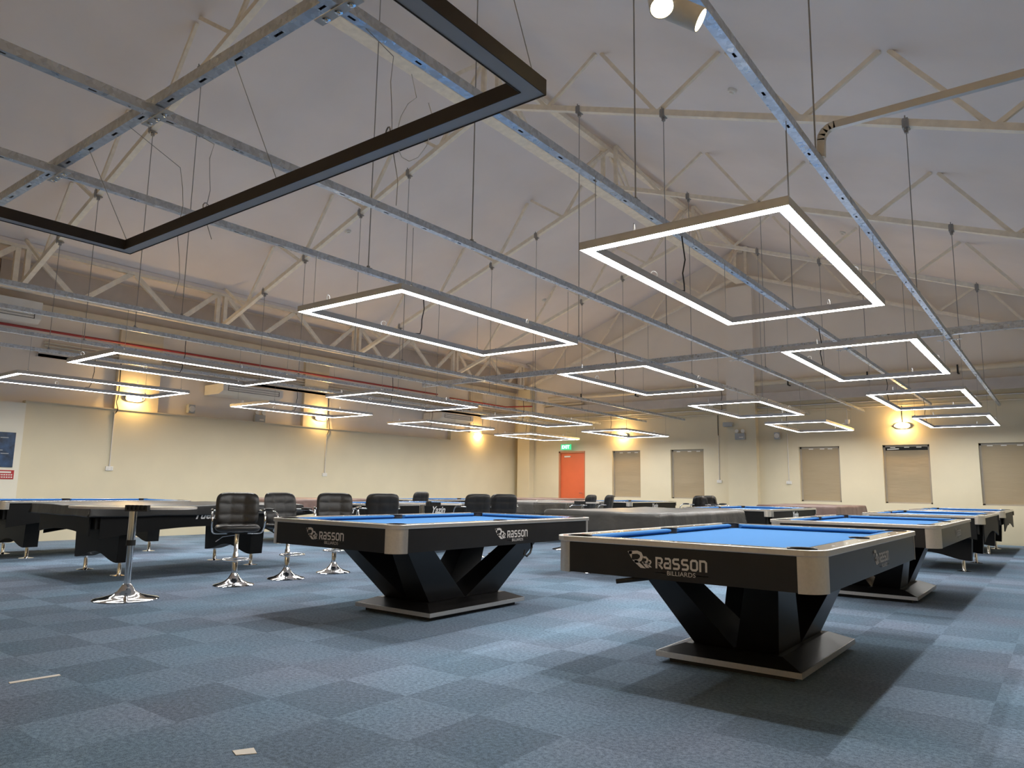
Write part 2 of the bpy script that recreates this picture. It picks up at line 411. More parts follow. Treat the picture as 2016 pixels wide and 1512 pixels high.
# door
d = struct(MB().box((DOOR[0] + 0.06, YF + 0.05, 0.01), (DOOR[1] - 0.02, YF + 0.1, 2.43)).build('door_1', 'door_red', bevel=0.004), 'orange red fire exit door in the far left corner')
MB().box((DOOR[0], YF - 0.01, 0), (DOOR[0] + 0.06, YF + 0.12, 2.49)).box((DOOR[1] - 0.02, YF - 0.01, 0), (DOOR[1] + 0.01, YF + 0.12, 2.49)).box((DOOR[0], YF - 0.01, 2.43), (DOOR[1], YF + 0.12, 2.49)).build('door_frame', 'door_frame', d)
MB().box((DOOR[0] + 0.22, YF + 0.01, 2.28), (DOOR[0] + 0.46, YF + 0.05, 2.33)).bar((DOOR[0] + 0.3, YF, 2.3), (DOOR[0] + 0.5, YF - 0.02, 2.31), 0.02, 0.02).build('door_closer', 'plastic_white', d)
MB().tube([(DOOR[1] - 0.1, YF + 0.05, 1.05), (DOOR[1] - 0.1, YF - 0.01, 1.05), (DOOR[1] - 0.22, YF - 0.01, 1.05)], 0.01).build('door_handle', 'chrome', d)

# ------------------------------------------------------------------ steel: trusses, ridge girder, valley girder
def truss(y, label):
    t = thing('roof_truss', label, 'roof truss', (RIDGE, y, 4.8), group='cream roof trusses')
    def P(dx, z): return (dx, 0, z - 4.8)
    for s in (-1, 1):
        MB().bar(P(0, zb(RIDGE)), P(s * 8.1, zb(RIDGE + s * 8.1)), 0.09, 0.085, (0, 0, 1)).build('bottom_chord', 'steel_cream', t)
        nodes_b = [1.2, 3.15, 5.15, 7.15]; nodes_t = [0.12, 2.17, 4.15, 6.13, 8.1]
        for i, b in enumerate(nodes_b):
            for tt, off in ((nodes_t[i], 0.06), (nodes_t[i + 1], -0.06)):
                xb = s * (b + off * (-1 if tt < b else 1) * -1 * 0); xt = s * (tt + (0.05 if tt < b else -0.05))
                MB().bar(P(xb, zb(RIDGE + xb)), P(xt, zc(RIDGE + xt) - 0.005), 0.055, 0.05, (0, 1, 0)).build('web_member', 'steel_cream', t)
    for dx in (-0.16, 0.16):
        MB().bar(P(dx, zb(RIDGE)), P(dx, zc(RIDGE + dx) - 0.01), 0.08, 0.06).build('king_post', 'steel_cream', t)
    return t
names = ['cream roof truss nearest the camera, mostly above the frame', 'cream roof truss carrying the first row of hanger rods, above the nearest lit lamps',
         'cream roof truss crossing above the second row of lamps', 'cream roof truss above the third row of lamps, two before the gable',
         'cream roof truss just in front of the gable wall', 'cream roof truss set against the far gable wall']
for y, n in zip(TRUSS_Y, names): truss(y, n)

def girder(x, zlo, zhi, label, name, hw, with_mid):
    t = thing(name, label, 'girder', (x, 0.0, zlo))
    H = zhi - zlo
    MB().box((-0.06, YB + 0.05, -0.03), (0.06, YF - 0.32, 0.05)).build('bottom_chord', 'steel_cream', t)
    MB().box((-0.07, YB + 0.05, H - 0.06), (0.07, YF - 0.32, H)).build('top_chord', 'steel_cream', t)
    ys = [0.75 - 4.15] + TRUSS_Y[:-1] + [21.0]
    for y in ys:
        for dy in (-0.09, 0.09):
            MB().bar((0, y + dy, 0.02), (0, y + dy, H - 0.03), hw, 0.09).build('post', 'steel_cream', t)
    for y0, y1 in zip(ys[:-1], ys[1:]):
        L = y1 - y0
        seq = [(0.03, 'T'), (0.235, 'B'), (0.27, 'B'), (0.49, 'T'), (0.51, 'T'), (0.73, 'B'), (0.765, 'B'), (0.97, 'T')]
        for k in range(0, 8, 2):
            (a, ta), (b, tb) = seq[k], seq[k + 1]
            MB().bar((0.01, y0 + a * L, (H - 0.05) if ta == 'T' else 0.03), (0.01, y0 + b * L, (H - 0.05) if tb == 'T' else 0.03), 0.1, 0.06, (1, 0, 0)).build('diagonal', 'steel_cream', t)
    return t
girder(XG, 4.79, 5.64, 'long cream lattice girder along the left eaves of the roof', 'valley_girder', 0.09, True)
# ridge
t = thing('ridge_girder', 'long cream ridge beam with fanned braces running under the roof apex', 'girder', (RIDGE, 0, 7.5))
MB().box((-0.12, YB + 0.05, -0.03), (0.12, YF - 0.23, 0.06)).box((-0.02, YB + 0.05, 0.06), (0.02, YF - 0.23, 0.2)).build('bottom_beam', 'steel_cream', t)
MB().box((-0.07, YB + 0.05, 1.0), (0.07, YF - 0.02, 1.1)).build('top_beam', 'steel_cream', t)
ys = [0.75 - 4.15] + TRUSS_Y[:-1] + [21.1]
for y0, y1 in zip(ys[:-1], ys[1:]):
    for a, b in ((y0 + 0.15, y0 + 1.25), (y1 - 0.15, y1 - 1.25)):
        for dx in (-0.07, 0.07):
            MB().bar((dx, a, 1.02), (dx * 0.5, b, 0.1), 0.06, 0.05, (1, 0, 0)).build('brace', 'steel_cream', t)

# ------------------------------------------------------------------ strut channels
def channel(p0, p1, w, h, label, grp, slots=True, pitch=0.45, sl=0.045):
    """galvanised slotted channel along x or y: top web, two side walls, bottom with lips and slots"""
    p0 = Vector(p0); p1 = Vector(p1); L = (p1 - p0).length; ang = math.atan2((p1 - p0).y, (p1 - p0).x)
    m = MB(); t = 0.003
    m.box((0, -w / 2, 0), (L, -w / 2 + t, h)); m.box((0, w / 2 - t, 0), (L, w / 2, h)); m.box((0, -w / 2 + t, h - t), (L, w / 2 - t, h))
    # bottom with slots
    x = 0.0
    while x < L - 1e-6:
        e = min(x + pitch, L)
        m.box((x, -w / 2 + t, 0), (e - sl if e - x > 0.2 and slots else e, w / 2 - t, t))
        if e - x > 0.2 and slots:
            m.box((e - sl, -w / 2 + t, 0), (e, -w * 0.13, t)); m.box((e - sl, w * 0.13, 0), (e, w / 2 - t, t))
        x = e
    o = m.build('strut_channel', 'galvanised')
    o.location = p0; o.rotation_euler = (0, 0, ang)
    return tag(o, label, 'steel channel', grp)
side = ['rightmost', 'second from the right', 'third from the right', 'fourth from the right', 'fifth from the right', 'sixth from the right', 'second from the left', 'leftmost']
yend = [21.3, 20.4, 21.3, 21.3, 21.3, 21.3, 21.3, 21.3]
for i, x in enumerate(STRUT_X):
    channel((x, -2.0, ZS), (x, yend[i], ZS), 0.055, 0.058, 'long galvanised channel running to the far wall, %s of the eight' % side[i], 'lengthwise galvanised channels')
channel((-6.95, 1.95, ZS + 0.064), (3.0, 1.95, ZS + 0.064), 0.06, 0.07, 'galvanised cross channel bolted over the long ones, nearest the camera', 'cross channels', pitch=0.36, sl=0.07)
channel((-11.6, 11.8, ZS + 0.064), (3.0, 11.8, ZS + 0.064), 0.075, 0.10, 'deep galvanised cross channel far down the hall under the gable', 'cross channels')
# bolted joint plates where cross channels meet the long ones
for k, (yy, xs) in enumerate(((1.95, STRUT_X[:4]), (11.8, STRUT_X[:6]))):
    for j, x in enumerate(xs):
        t = thing('joint_plate', 'bolted steel joint plate under the %s cross channel, number %s from the right' % (('near', 'far')[k], ['one', 'two', 'three', 'four', 'five', 'six'][j]), 'joint plate', (x, yy, ZS - 0.004), group='joint plates under the channels')
        MB().box((-0.15, -0.026, -0.005), (0.15, 0.026, 0.0)).build('plate', 'lamp_housing', t)
        for q in (-0.09, 0, 0.09):
            MB().lathe([(0.0, -0.022), (0.009, -0.02), (0.009, -0.012), (0.02, -0.011), (0.02, -0.005)], 12, (q, 0, 0)).build('bolt', 'chrome', t, smooth=40)

# hanger rods from truss clamps to the channels
def hanger(x, y, label):
    z = zb(x)
    t = thing('hanger_rod', label, 'hanger rod', (x, y, ZS + 0.058), group='threaded hanger rods')
    h = z - ZS - 0.058
    MB().tube([(0, 0, 0.0), (0, 0, h - 0.09)], 0.006, 6).build('rod', 'wire', t)
    c = MB()
    c.box((-0.035, -0.055, h - 0.07), (0.035, 0.055, h - 0.055)); c.box((-0.035, -0.06, h - 0.07), (0.035, -0.05, h + 0.03))
    c.box((-0.03, -0.06, h + 0.03), (0.03, 0.0, h + 0.045)); c.tube([(0, -0.055, h - 0.1), (0, -0.055, h + 0.075)], 0.008, 6); c.box((-0.02, -0.02, h - 0.12), (0.02, 0.02, h - 0.07))
    c.build('clamp', 'wire', t)
    MB().box((-0.03, -0.03, 0.0), (0.03, 0.03, 0.006)).box((-0.012, -0.012, 0.006), (0.012, 0.012, 0.03)).build('nut', 'wire', t)
rown = ['behind the camera', 'in the row nearest the camera', 'in the second row', 'in the third row', 'in the farthest row']
for j, y in enumerate(TRUSS_Y[:5]):
    if j == 0: continue
    for i, x in enumerate(STRUT_X):
        hanger(x, y, 'thin hanger rod on the %s channel, %s' % (side[i], rown[j]))

# bent square conduit dropping onto the right channel
pts = [(-1.17, 4.96, 3.43), (-1.165, 4.96, 3.55)] + [(-1.08 - 0.085 * math.cos(a), 4.96, 3.55 + 0.085 * math.sin(a)) for a in (0.4, 0.8, 1.2, 1.57)] + [(3.0, 4.96, 3.635)]
m = MB()
for a, b in zip(pts[:-1], pts[1:]): m.bar(a, Vector(b) + (Vector(b) - Vector(a)).normalized() * 0.008, 0.05, 0.04, (0, 1, 0))
tag(m.build('bent_conduit', 'conduit_grey'), 'bent grey rail rising off the right channel and running out of frame', 'conduit')

# ------------------------------------------------------------------ rectangular LED pendants
LW, LL, LZ, BW, BH = 1.40, 2.74, 2.784, 0.08, 0.055
def curl(m, p, r, seed):
    rng = random.Random(seed); pts = []
    a0 = rng.uniform(0, 6)
    for i in range(10):
        a = i * 0.62; rr = r * (1 - 0.04 * i)
        pts.append((p[0] + math.cos(a0) * rr * math.sin(a), p[1] + math.sin(a0) * rr * math.sin(a), p[2] + r * 0.9 - rr * math.cos(a)))
    m.tube(pts, 0.004, 5); return m
def lamp_frame(w, l, BH):
    hx, hy = w / 2, l / 2
    def rect(a, b): return [(a, -b), (a, b), (-a, b), (-a, -b)]
    h = MB(); t = 0.004
    h.prism([rect(hx, hy), rect(hx - t, hy - t)[::-1]], 0.0, BH)                     # outer wall
    h.prism([rect(hx - BW + t, hy - BW + t), rect(hx - BW, hy - BW)[::-1]], 0.0, BH)  # inner wall
    h.prism([rect(hx - t, hy - t), rect(hx - BW + t, hy - BW + t)[::-1]], BH - 0.005, BH)
    d = MB(); a, b, c, e = hx - t, hy - t, hx - BW + t, hy - BW + t
    v = [(a, -b, .004), (a, b, .004), (-a, b, .004), (-a, -b, .004), (c, -e, .004), (c, e, .004), (-c, e, .004), (-c, -e, .004)]
    d.add(v, [(0, 4, 5, 1), (1, 5, 6, 2), (2, 6, 7, 3), (3, 7, 4, 0)])
    return h, d
def make_lamp():
    t = thing('pendant_light', '', 'pendant light')
    h, d = lamp_frame(LW, LL, BH)
    h.build('housing', 'lamp_housing', t)
    d.build('diffuser', 'led', t)
    u = MB(); a, b, c, e = LW / 2 - 0.02, LL / 2 - 0.02, LW / 2 - BW + 0.02, LL / 2 - BW + 0.02
    v = [(a, -b, BH + .001), (a, b, BH + .001), (-a, b, BH + .001), (-a, -b, BH + .001), (c, -e, BH + .001), (c, e, BH + .001), (-c, e, BH + .001), (-c, -e, BH + .001)]
    u.add(v, [(0, 1, 5, 4), (1, 2, 6, 5), (2, 3, 7, 6), (3, 0, 4, 7)]).build('added_upward_strip', 'added_uplight', t)  # lit strip added on the housing top, unseen from below, lights the ceiling
    dz = ZS - LZ - 0.002
    for sx in (-1, 1):
        for sy in (-1, 1):
            w = MB(); x, y = sx * (LW / 2 - 0.04), sy * 1.22
            w.tube([(x, y, BH - 0.002), (x, y, dz)], 0.0025, 5); w.lathe([(0.012, BH), (0.012, BH + 0.02), (0.004, BH + 0.03)], 8, (x, y, 0))
            w.build('suspension_wire', 'wire', t)
    for k, p in enumerate([(-0.3, -LL / 2 + 0.04, BH), (-LW / 2 + 0.04, -0.32, BH), (LW / 2 - 0.04, 0.45, BH), (0.25, LL / 2 - 0.04, BH)]):
        curl(MB(), p, 0.035, k).build('wire_loop', 'white_wire', t, smooth=60)
    x = -LW / 2 + 0.02
    MB().tube([(x, 0.28, dz), (x + 0.015, 0.27, dz - 0.1), (x + 0.03, 0.27, dz - 0.22), (x + 0.01, 0.26, dz - 0.34), (x + 0.03, 0.24, dz - 0.44), (x + 0.05, 0.2, BH + 0.012), (x + 0.03, 0.14, BH + 0.005)], 0.006, 6).build('power_cable', 'black_cable', t, smooth=60)
    return t
LXC = [-1.84, -4.97, -10.12, -13.28]; LYC = [5.42, 9.82, 14.31, 18.75]
lcol = ['right column', 'second column from the right', 'second column from the left', 'left column']
lrow = ['nearest', 'second nearest', 'third', 'farthest']
lamp0 = None
for i, x in enumerate(LXC):
    for j, y in enumerate(LYC):
        lab = 'glowing rectangular LED pendant frame, %s in the %s' % (lrow[j], lcol[i])
        if lamp0 is None: lamp0 = make_lamp(); o = lamp0; o.location = (x, y, LZ)
        else: o = dup(lamp0, (x, y, LZ))
        o['label'] = lab; o['group'] = 'lit rectangular pendants'
# unlit black frame overhead
t = thing('pendant_light', 'large unlit black rectangular pendant frame overhead at upper left', 'pendant light', (-3.42, 0.93, LZ))
h, d = lamp_frame(3.63, 2.74, 0.07)
h.build('housing', 'lamp_housing_black', t); d.build('diffuser', 'diffuser_off', t)
def hang(pts, name='suspension_wire', mt='wire', r=0.0022): MB().tube(pts, r, 5).build(name, mt, t, smooth=60)
for (x, y) in ((-1.78, 1.33), (1.78, 1.33), (0.0, 1.33)):
    hang([(x, y, 0.07), (x, 1.02, 0.645)] if y > 0 else [(x, y, 0.07), (x, y, 0.55)])
for (x, y, s) in ((-0.85, 1.34, 1), (0.86, 1.34, 2), (-1.2, 1.34, 3)):
    rng = random.Random(s)
    pts = [(x, 1.02, 0.64)]
    for k in range(1, 9): pts.append((x + 0.05 * math.sin(k * 0.9 + s), y + 0.06 + 0.03 * math.cos(k * 1.3 + s), 0.64 - k * (0.07 + 0.02 * s)))
    hang(pts, 'loose_wire', 'wire', 0.0022)
for (x, y) in ((-0.75, 1.33), (-1.79, 0.5), (0.9, 1.33)):
    curl(MB(), (x, y, BH), 0.04, int(x * 10)).build('wire_loop', 'wire', t, smooth=60)
hang([(1.05, 1.33, 0.35)] + [(1.05 + 0.12 * math.cos(a), 1.36, 0.08 + 0.16 * math.sin(a)) for a in [k * 0.5 for k in range(3, 15)]], 'loose_wire', 'white_wire', 0.002)

# track spotlights on the right channel
tag(MB().box((-1.215, -0.5, ZS - 0.03), (-1.165, 2.78, ZS - 0.002)).build('light_track', 'black_matte'), 'short black lighting track under the right channel, top centre', 'light track')
def spot(loc, direction, label):
    t = thing('track_spotlight', label, 'spotlight', loc, group='track spotlights')
    d = Vector(direction).normalized(); q = Vector((0, 0, -1)).rotation_difference(d).to_matrix().to_4x4()
    L = 0.15; r = 0.052
    M = Matrix.Translation((0, 0, -0.10)) @ q
    MB().lathe([(0.0, 0.06), (r - 0.004, 0.06), (r, 0.056), (r, -L + 0.06), (r - 0.005, -L + 0.06), (r - 0.005, -L + 0.075)], 24).xform(M).build('body', 'spot_body', t, smooth=40)
    MB().lathe([(0.0, -L + 0.072), (r - 0.006, -L + 0.072)], 24).xform(M).build('lens', 'spot_lens', t)
    MB().box((-0.018, -0.045, -0.012), (0.018, 0.045, 0.0)).bar((0, 0, -0.005), (0, 0, -0.07), 0.018, 0.03).build('bracket', 'plastic_white', t)
    ld = bpy.data.lights.new('spot_glow', 'SPOT'); ld.energy = 25; ld.color = (1, 0.72, 0.4); ld.spot_size = math.radians(70); ld.spot_blend = 0.6; ld.shadow_soft_size = 0.03
    lo = bpy.data.objects.new('spot_glow', ld); COL.objects.link(lo); lo.parent = t
    lo.location = Vector((0, 0, -0.10)) + d * (L - 0.04); lo.rotation_euler = Vector((0, 0, -1)).rotation_difference(d).to_euler()
    return t
spot((-1.22, 2.58, ZS - 0.03), (0.28, -0.35, -1.0), 'white cylindrical spotlight facing the camera, left of the lit pair')
spot((-1.19, 2.74, ZS - 0.03), (0.75, 0.35, -0.5), 'white cylindrical spotlight turned sideways, right of the lit pair')

# ------------------------------------------------------------------ lettering
def stroke(m, pts, w, mi=0, closed=False):
    P = [Vector((p[0], p[1])) for p in pts]; n = len(P); Lp = []; Rp = []
    for i in range(n):
        if closed: a, b = P[i - 1], P[(i + 1) % n]; d0 = (P[i] - a).normalized(); d1 = (b - P[i]).normalized()
        else:
            d0 = (P[i] - P[i - 1]).normalized() if i else (P[1] - P[0]).normalized()
            d1 = (P[i + 1] - P[i]).normalized() if i < n - 1 else d0
        nn = Vector((-(d0 + d1).y, (d0 + d1).x)).normalized(); k = max(0.45, nn.dot(Vector((-d0.y, d0.x))))
        Lp.append(P[i] + nn * w / 2 / k); Rp.append(P[i] - nn * w / 2 / k)
    v = [(p.x, p.y, 0) for p in Lp] + [(p.x, p.y, 0) for p in Rp]
    f = [(i, i + n, (i + 1) % n + n, (i + 1) % n) for i in range(n if closed else n - 1)]
    m.add(v, f, mi)
GL = {'R': [[(0.1, 0), (0.1, 0.9), (0.55, 0.9), (0.66, 0.8), (0.66, 0.55), (0.55, 0.45), (0.28, 0.45)], [(0.3, 0.45), (0.72, 0.0)]],
      'a': [[(0.1, 0.9), (0.5, 0.9), (0.62, 0.8), (0.62, 0.1), (0.15, 0.1), (0.06, 0.2), (0.06, 0.38), (0.15, 0.5), (0.62, 0.5)]],
      's': [[(0.64, 0.9), (0.18, 0.9), (0.07, 0.8), (0.07, 0.6), (0.18, 0.5), (0.52, 0.5), (0.63, 0.4), (0.63, 0.2), (0.52, 0.1), (0.04, 0.1)]],
      'o': [[(0.2, 0.1), (0.07, 0.22), (0.07, 0.78), (0.2, 0.9), (0.52, 0.9), (0.65, 0.78), (0.65, 0.22), (0.52, 0.1)]],
      'n': [[(0.08, 0), (0.08, 0.9), (0.5, 0.9), (0.64, 0.78), (0.64, 0)]]}
def text_mesh(s, size, shear=0.0, offset=0.0):
    c = bpy.data.curves.new('t', 'FONT'); c.body = s; c.size = size; c.align_x = 'CENTER'; c.shear = shear; c.offset = offset; c.resolution_u = 3
    o = bpy.data.objects.new('t', c); COL.objects.link(o)
    dg = bpy.context.evaluated_depsgraph_get(); me = bpy.data.meshes.new_from_object(o.evaluated_get(dg))
    v = [tuple(p.co) for p in me.vertices]; f = [tuple(p.vertices) for p in me.polygons]
    bpy.data.objects.remove(o); bpy.data.curves.remove(c); bpy.data.meshes.remove(me)
    return v, f
BIL = text_mesh('BILLIARDS', 0.058)
def brand_logo():
    """emblem + RASSON + BILLIARDS, about 0.53 wide, in the x-z plane facing -y"""
    m = MB(); hw, hgt = 0.068, 0.066
    x = 0.165
    for ch in 'Rasson':
        g = MB()
        for s in GL[ch]: stroke(g, s, 0.19, closed=(ch == 'o'))
        m.add([(x + p[0] * hw * 0.92, 0.012 + p[1] * hgt, 0) for p in g.v], g.f)
        x += hw * 0.80
    m.add([(p[0] * 0.68 + 0.325, p[1] * 0.62 - 0.022, 0) for p in BIL[0]], BIL[1])
    m.box((0.165, -0.013, 0), (0.235, -0.010, 0.0005)); m.box((0.415, -0.013, 0), (0.487, -0.010, 0.0005))
    # emblem of three nested running R shapes
    def E(px, py): return ((px - 712) * 0.00078 - 0.018, 0.1 - (py - 0.105 * (px - 712) - 630) * 0.00068)
    for pts, w in (([(722, 643), (795, 643), (822, 656), (832, 680), (822, 706), (798, 720), (770, 718)], 0.0185), ([(846, 688), (868, 690), (881, 706), (876, 728), (848, 738)], 0.0115), ([(890, 716), (904, 720), (909, 732), (902, 746), (880, 750)], 0.0085)):
        g = MB(); stroke(g, [E(*p) for p in pts], w); m.add([(p[0], p[1], 0) for p in g.v], g.f)
    for poly in ([(712, 631), (750, 631), (746, 697)], [(750, 706), (822, 778), (866, 784), (792, 712)], [(832, 726), (868, 779), (896, 781), (856, 728)], [(868, 742), (897, 775), (917, 777), (888, 742)]):
        m.add([(*E(*p), 0) for p in poly], [tuple(range(len(poly)))])
    return m

# ------------------------------------------------------------------ pool tables
TW, TL, TZ = 1.682, 2.934, 0.869
HX, HY = TW / 2, TL / 2
IX, IY = 0.695, 1.33           # line where cushions meet the rail top
def inner_loop():
    l = []
    l += arc(IX + .005, 0, 0.062, -90, 90, 8)
    l += arc(IX + .005, IY + .005, 0.075, -90, 180, 12)
    l += arc(-IX - .005, IY + .005, 0.075, 0, 270, 12)
    l += arc(-IX - .005, 0, 0.062, 90, 270, 8)
    l += arc(-IX - .005, -IY - .005, 0.075, 90, 360, 12)
    l += arc(IX + .005, -IY - .005, 0.075, 180, 450, 12)
    return l
def bed_loop():
    l = []
    a, b = IX - .004, IY - .004
    l += arc(IX + .005, 0, 0.062, 270, 90, 8)
    l += arc(IX + .005, IY + .005, 0.075, 262, 188, 6)
    l += arc(-IX - .005, IY + .005, 0.075, 352, 278, 6)
    l += arc(-IX - .005, 0, 0.062, 90, -90, 8)
    l += arc(-IX - .005, -IY - .005, 0.075, 82, 8, 6)
    l += arc(IX + .005, -IY - .005, 0.075, 172, 98, 6)
    return l
def table_top(t, corner_r, rail_mat='silver_satin'):
    e = 0.022
    MB().prism([rrect(HX, HY, corner_r), rrect(HX - e, HY - e, corner_r - e)[::-1]], TZ - 0.034, TZ).build('edge_moulding', rail_mat, t, bevel=0.005)
    m = MB().prism([rrect(HX - e - 0.0005, HY - e - 0.0005, corner_r - e), inner_loop()[::-1]], TZ - 0.034, TZ - 0.0015)
    for s in (-1, 1):
        for k in (-3, -2, -1, 1, 2, 3): m.lathe([(0.008, TZ - 0.0015), (0.008, TZ)], 10, (s * (IX + 0.075), k * 0.325, 0), 1)
        for k in (-1, 0, 1): m.lathe([(0.008, TZ - 0.0015), (0.008, TZ)], 10, (k * 0.325, s * (IY + 0.07), 0), 1)
    m.build('rail_top', ['rail_laminate', 'logo_white'], t)
    MB().prism([bed_loop()], TZ - 0.065, TZ - 0.038).build('playing_bed', 'blue_cloth', t)
    zt, zn, zl, zz = TZ - 0.001, TZ - 0.004, TZ - 0.018, TZ - 0.037
    def cushion(axis, side, b0, b1, n0, n1):
        # profile at each end: back-top, nose-top, nose-low, back-low
        NB = (IX if axis == 'y' else IY); NN = NB - 0.052
        def ring(b, n): return [(NB, b, zt), (NN + 0.004, n, zn), (NN, n, zl), (NB - 0.02, (b + n) / 2, zz), (NB, b, zz)]
        A, B = ring(b0, n0), ring(b1, n1)
        v = []
        for p in A + B:
            v.append((side * p[0], p[1], p[2]) if axis == 'y' else (p[1], side * p[0], p[2]))
        f = [(i, (i + 1) % 5, (i + 1) % 5 + 5, i + 5) for i in range(5)] + [(4, 3, 2, 1, 0), (5, 6, 7, 8, 9)]
        MB().add(v, f).build('cushion', 'blue_cloth', t, fix=True, bevel=0.003)
    for s in (-1, 1):
        cushion('y', s, 0.066, IY - 0.072, 0.078, IY - 0.125); cushion('y', s, -0.066, -IY + 0.072, -0.078, -IY + 0.125)
        cushion('x', s, -IX + 0.072, IX - 0.072, -IX + 0.125, IX - 0.125)
    for (x, y, r) in [(IX + .005, 0, .062)] + [(-IX - .005, 0, .062)] + [(sx * (IX + .005), sy * (IY + .005), .075) for sx in (-1, 1) for sy in (-1, 1)]:
        MB().lathe([(0.0, TZ - 0.12), (r - 0.012, TZ - 0.115), (r - 0.0005, TZ - 0.06), (r - 0.0005, TZ - 0.002), (r + 0.006, TZ + 0.003), (r - 0.008, TZ + 0.002), (r - 0.01, TZ - 0.06), (r - 0.02, TZ - 0.105), (0, TZ - 0.11)], 20, (x, y, 0)).build('pocket', 'pocket_leather', t, smooth=50)

def rasson_table(label, loc, group=None):
    t = thing('pool_table', label, 'pool table', loc, group=group)
    table_top(t, 0.13)
    z0, z1 = 0.648, TZ - 0.034
    ox, oy, r = HX - 0.012, HY - 0.012, 0.125
    MB().box((-ox + 0.065, -oy + 0.065, 0.665), (ox - 0.065, oy - 0.065, TZ - 0.13)).build('cabinet', 'black_matte', t)
    for s in (-1, 1):
        MB().box((-ox + r + 0.002, s * oy - (0.02 if s > 0 else 0), z0), (ox - r - 0.002, s * oy + (0 if s > 0 else 0.02), z1)).build('apron_panel', 'black_laminate', t)
        MB().box((s * ox - (0.02 if s > 0 else 0), -oy + r + 0.002, z0), (s * ox + (0 if s > 0 else 0.02), oy - r - 0.002, z1)).build('apron_panel', 'black_laminate', t)
        for s2 in (-1, 1):
            a0 = {(1, 1): 0, (-1, 1): 90, (-1, -1): 180, (1, -1): 270}[(s, s2)]
            c = (s * (ox - r), s2 * (oy - r))
            o_ = arc(c[0], c[1], r + 0.002, a0, a0 + 90, 10); i_ = arc(c[0], c[1], r - 0.018, a0 + 90, a0, 10)
            MB().prism([o_ + i_], z0 - 0.004, z1).build('corner_cap', 'silver_satin', t, smooth=35)
    # four splayed legs meeting in pairs on the base
    for sx in (-1, 1):
        for sy in (-1, 1):
            B = [(0.005, 0.005), (0.29, 0.005), (0.29, 0.50), (0.005, 0.50)]; T_ = [(0.27, 0.69), (0.46, 0.69), (0.46, 1.0), (0.27, 1.0)]
            bot = [(sx * p[0], sy * p[1], 0.125) for p in B]; top = [(sx * p[0], sy * p[1], 0.668) for p in T_]
            MB().hexa(bot, top).build('leg', 'black_laminate', t, fix=True, bevel=0.003)
    b = MB(); bx, by = 0.4875, 0.693; ix, iy = 0.33, 0.56
    b.hexa([(-bx + .004, -by + .004, 0.074), (bx - .004, -by + .004, 0.074), (bx - .004, by - .004, 0.074), (-bx + .004, by - .004, 0.074)], [(-ix, -iy, 0.128), (ix, -iy, 0.128), (ix, iy, 0.128), (-ix, iy, 0.128)])
    base = b.build('base_plinth', 'black_laminate', t, bevel=0.002)
    MB().box((-bx, -by, 0.038), (bx, by, 0.074)).build('edge_band', 'silver_satin', base)
    MB().box((-bx + 0.07, -by + 0.07, 0.0), (bx - 0.07, by - 0.07, 0.038)).build('foot', 'black_matte', base)
    # logos on the short end facing the camera and the long side facing the aisle
    g = brand_logo()
    g1 = MB(); g1.v = [(p[0] - 0.27, -oy - 0.0015, p[1] + 0.700) for p in g.v]; g1.f = g.f; g1.m = g.m
    g1.build('logo', 'logo_silver', t)
    g2 = MB(); g2.v = [(ox + 0.0015, p[0] - 0.22, p[1] + 0.700) for p in g.v]; g2.f = g.f; g2.m = g.m
    g2.build('logo', 'logo_silver', t)
    return t

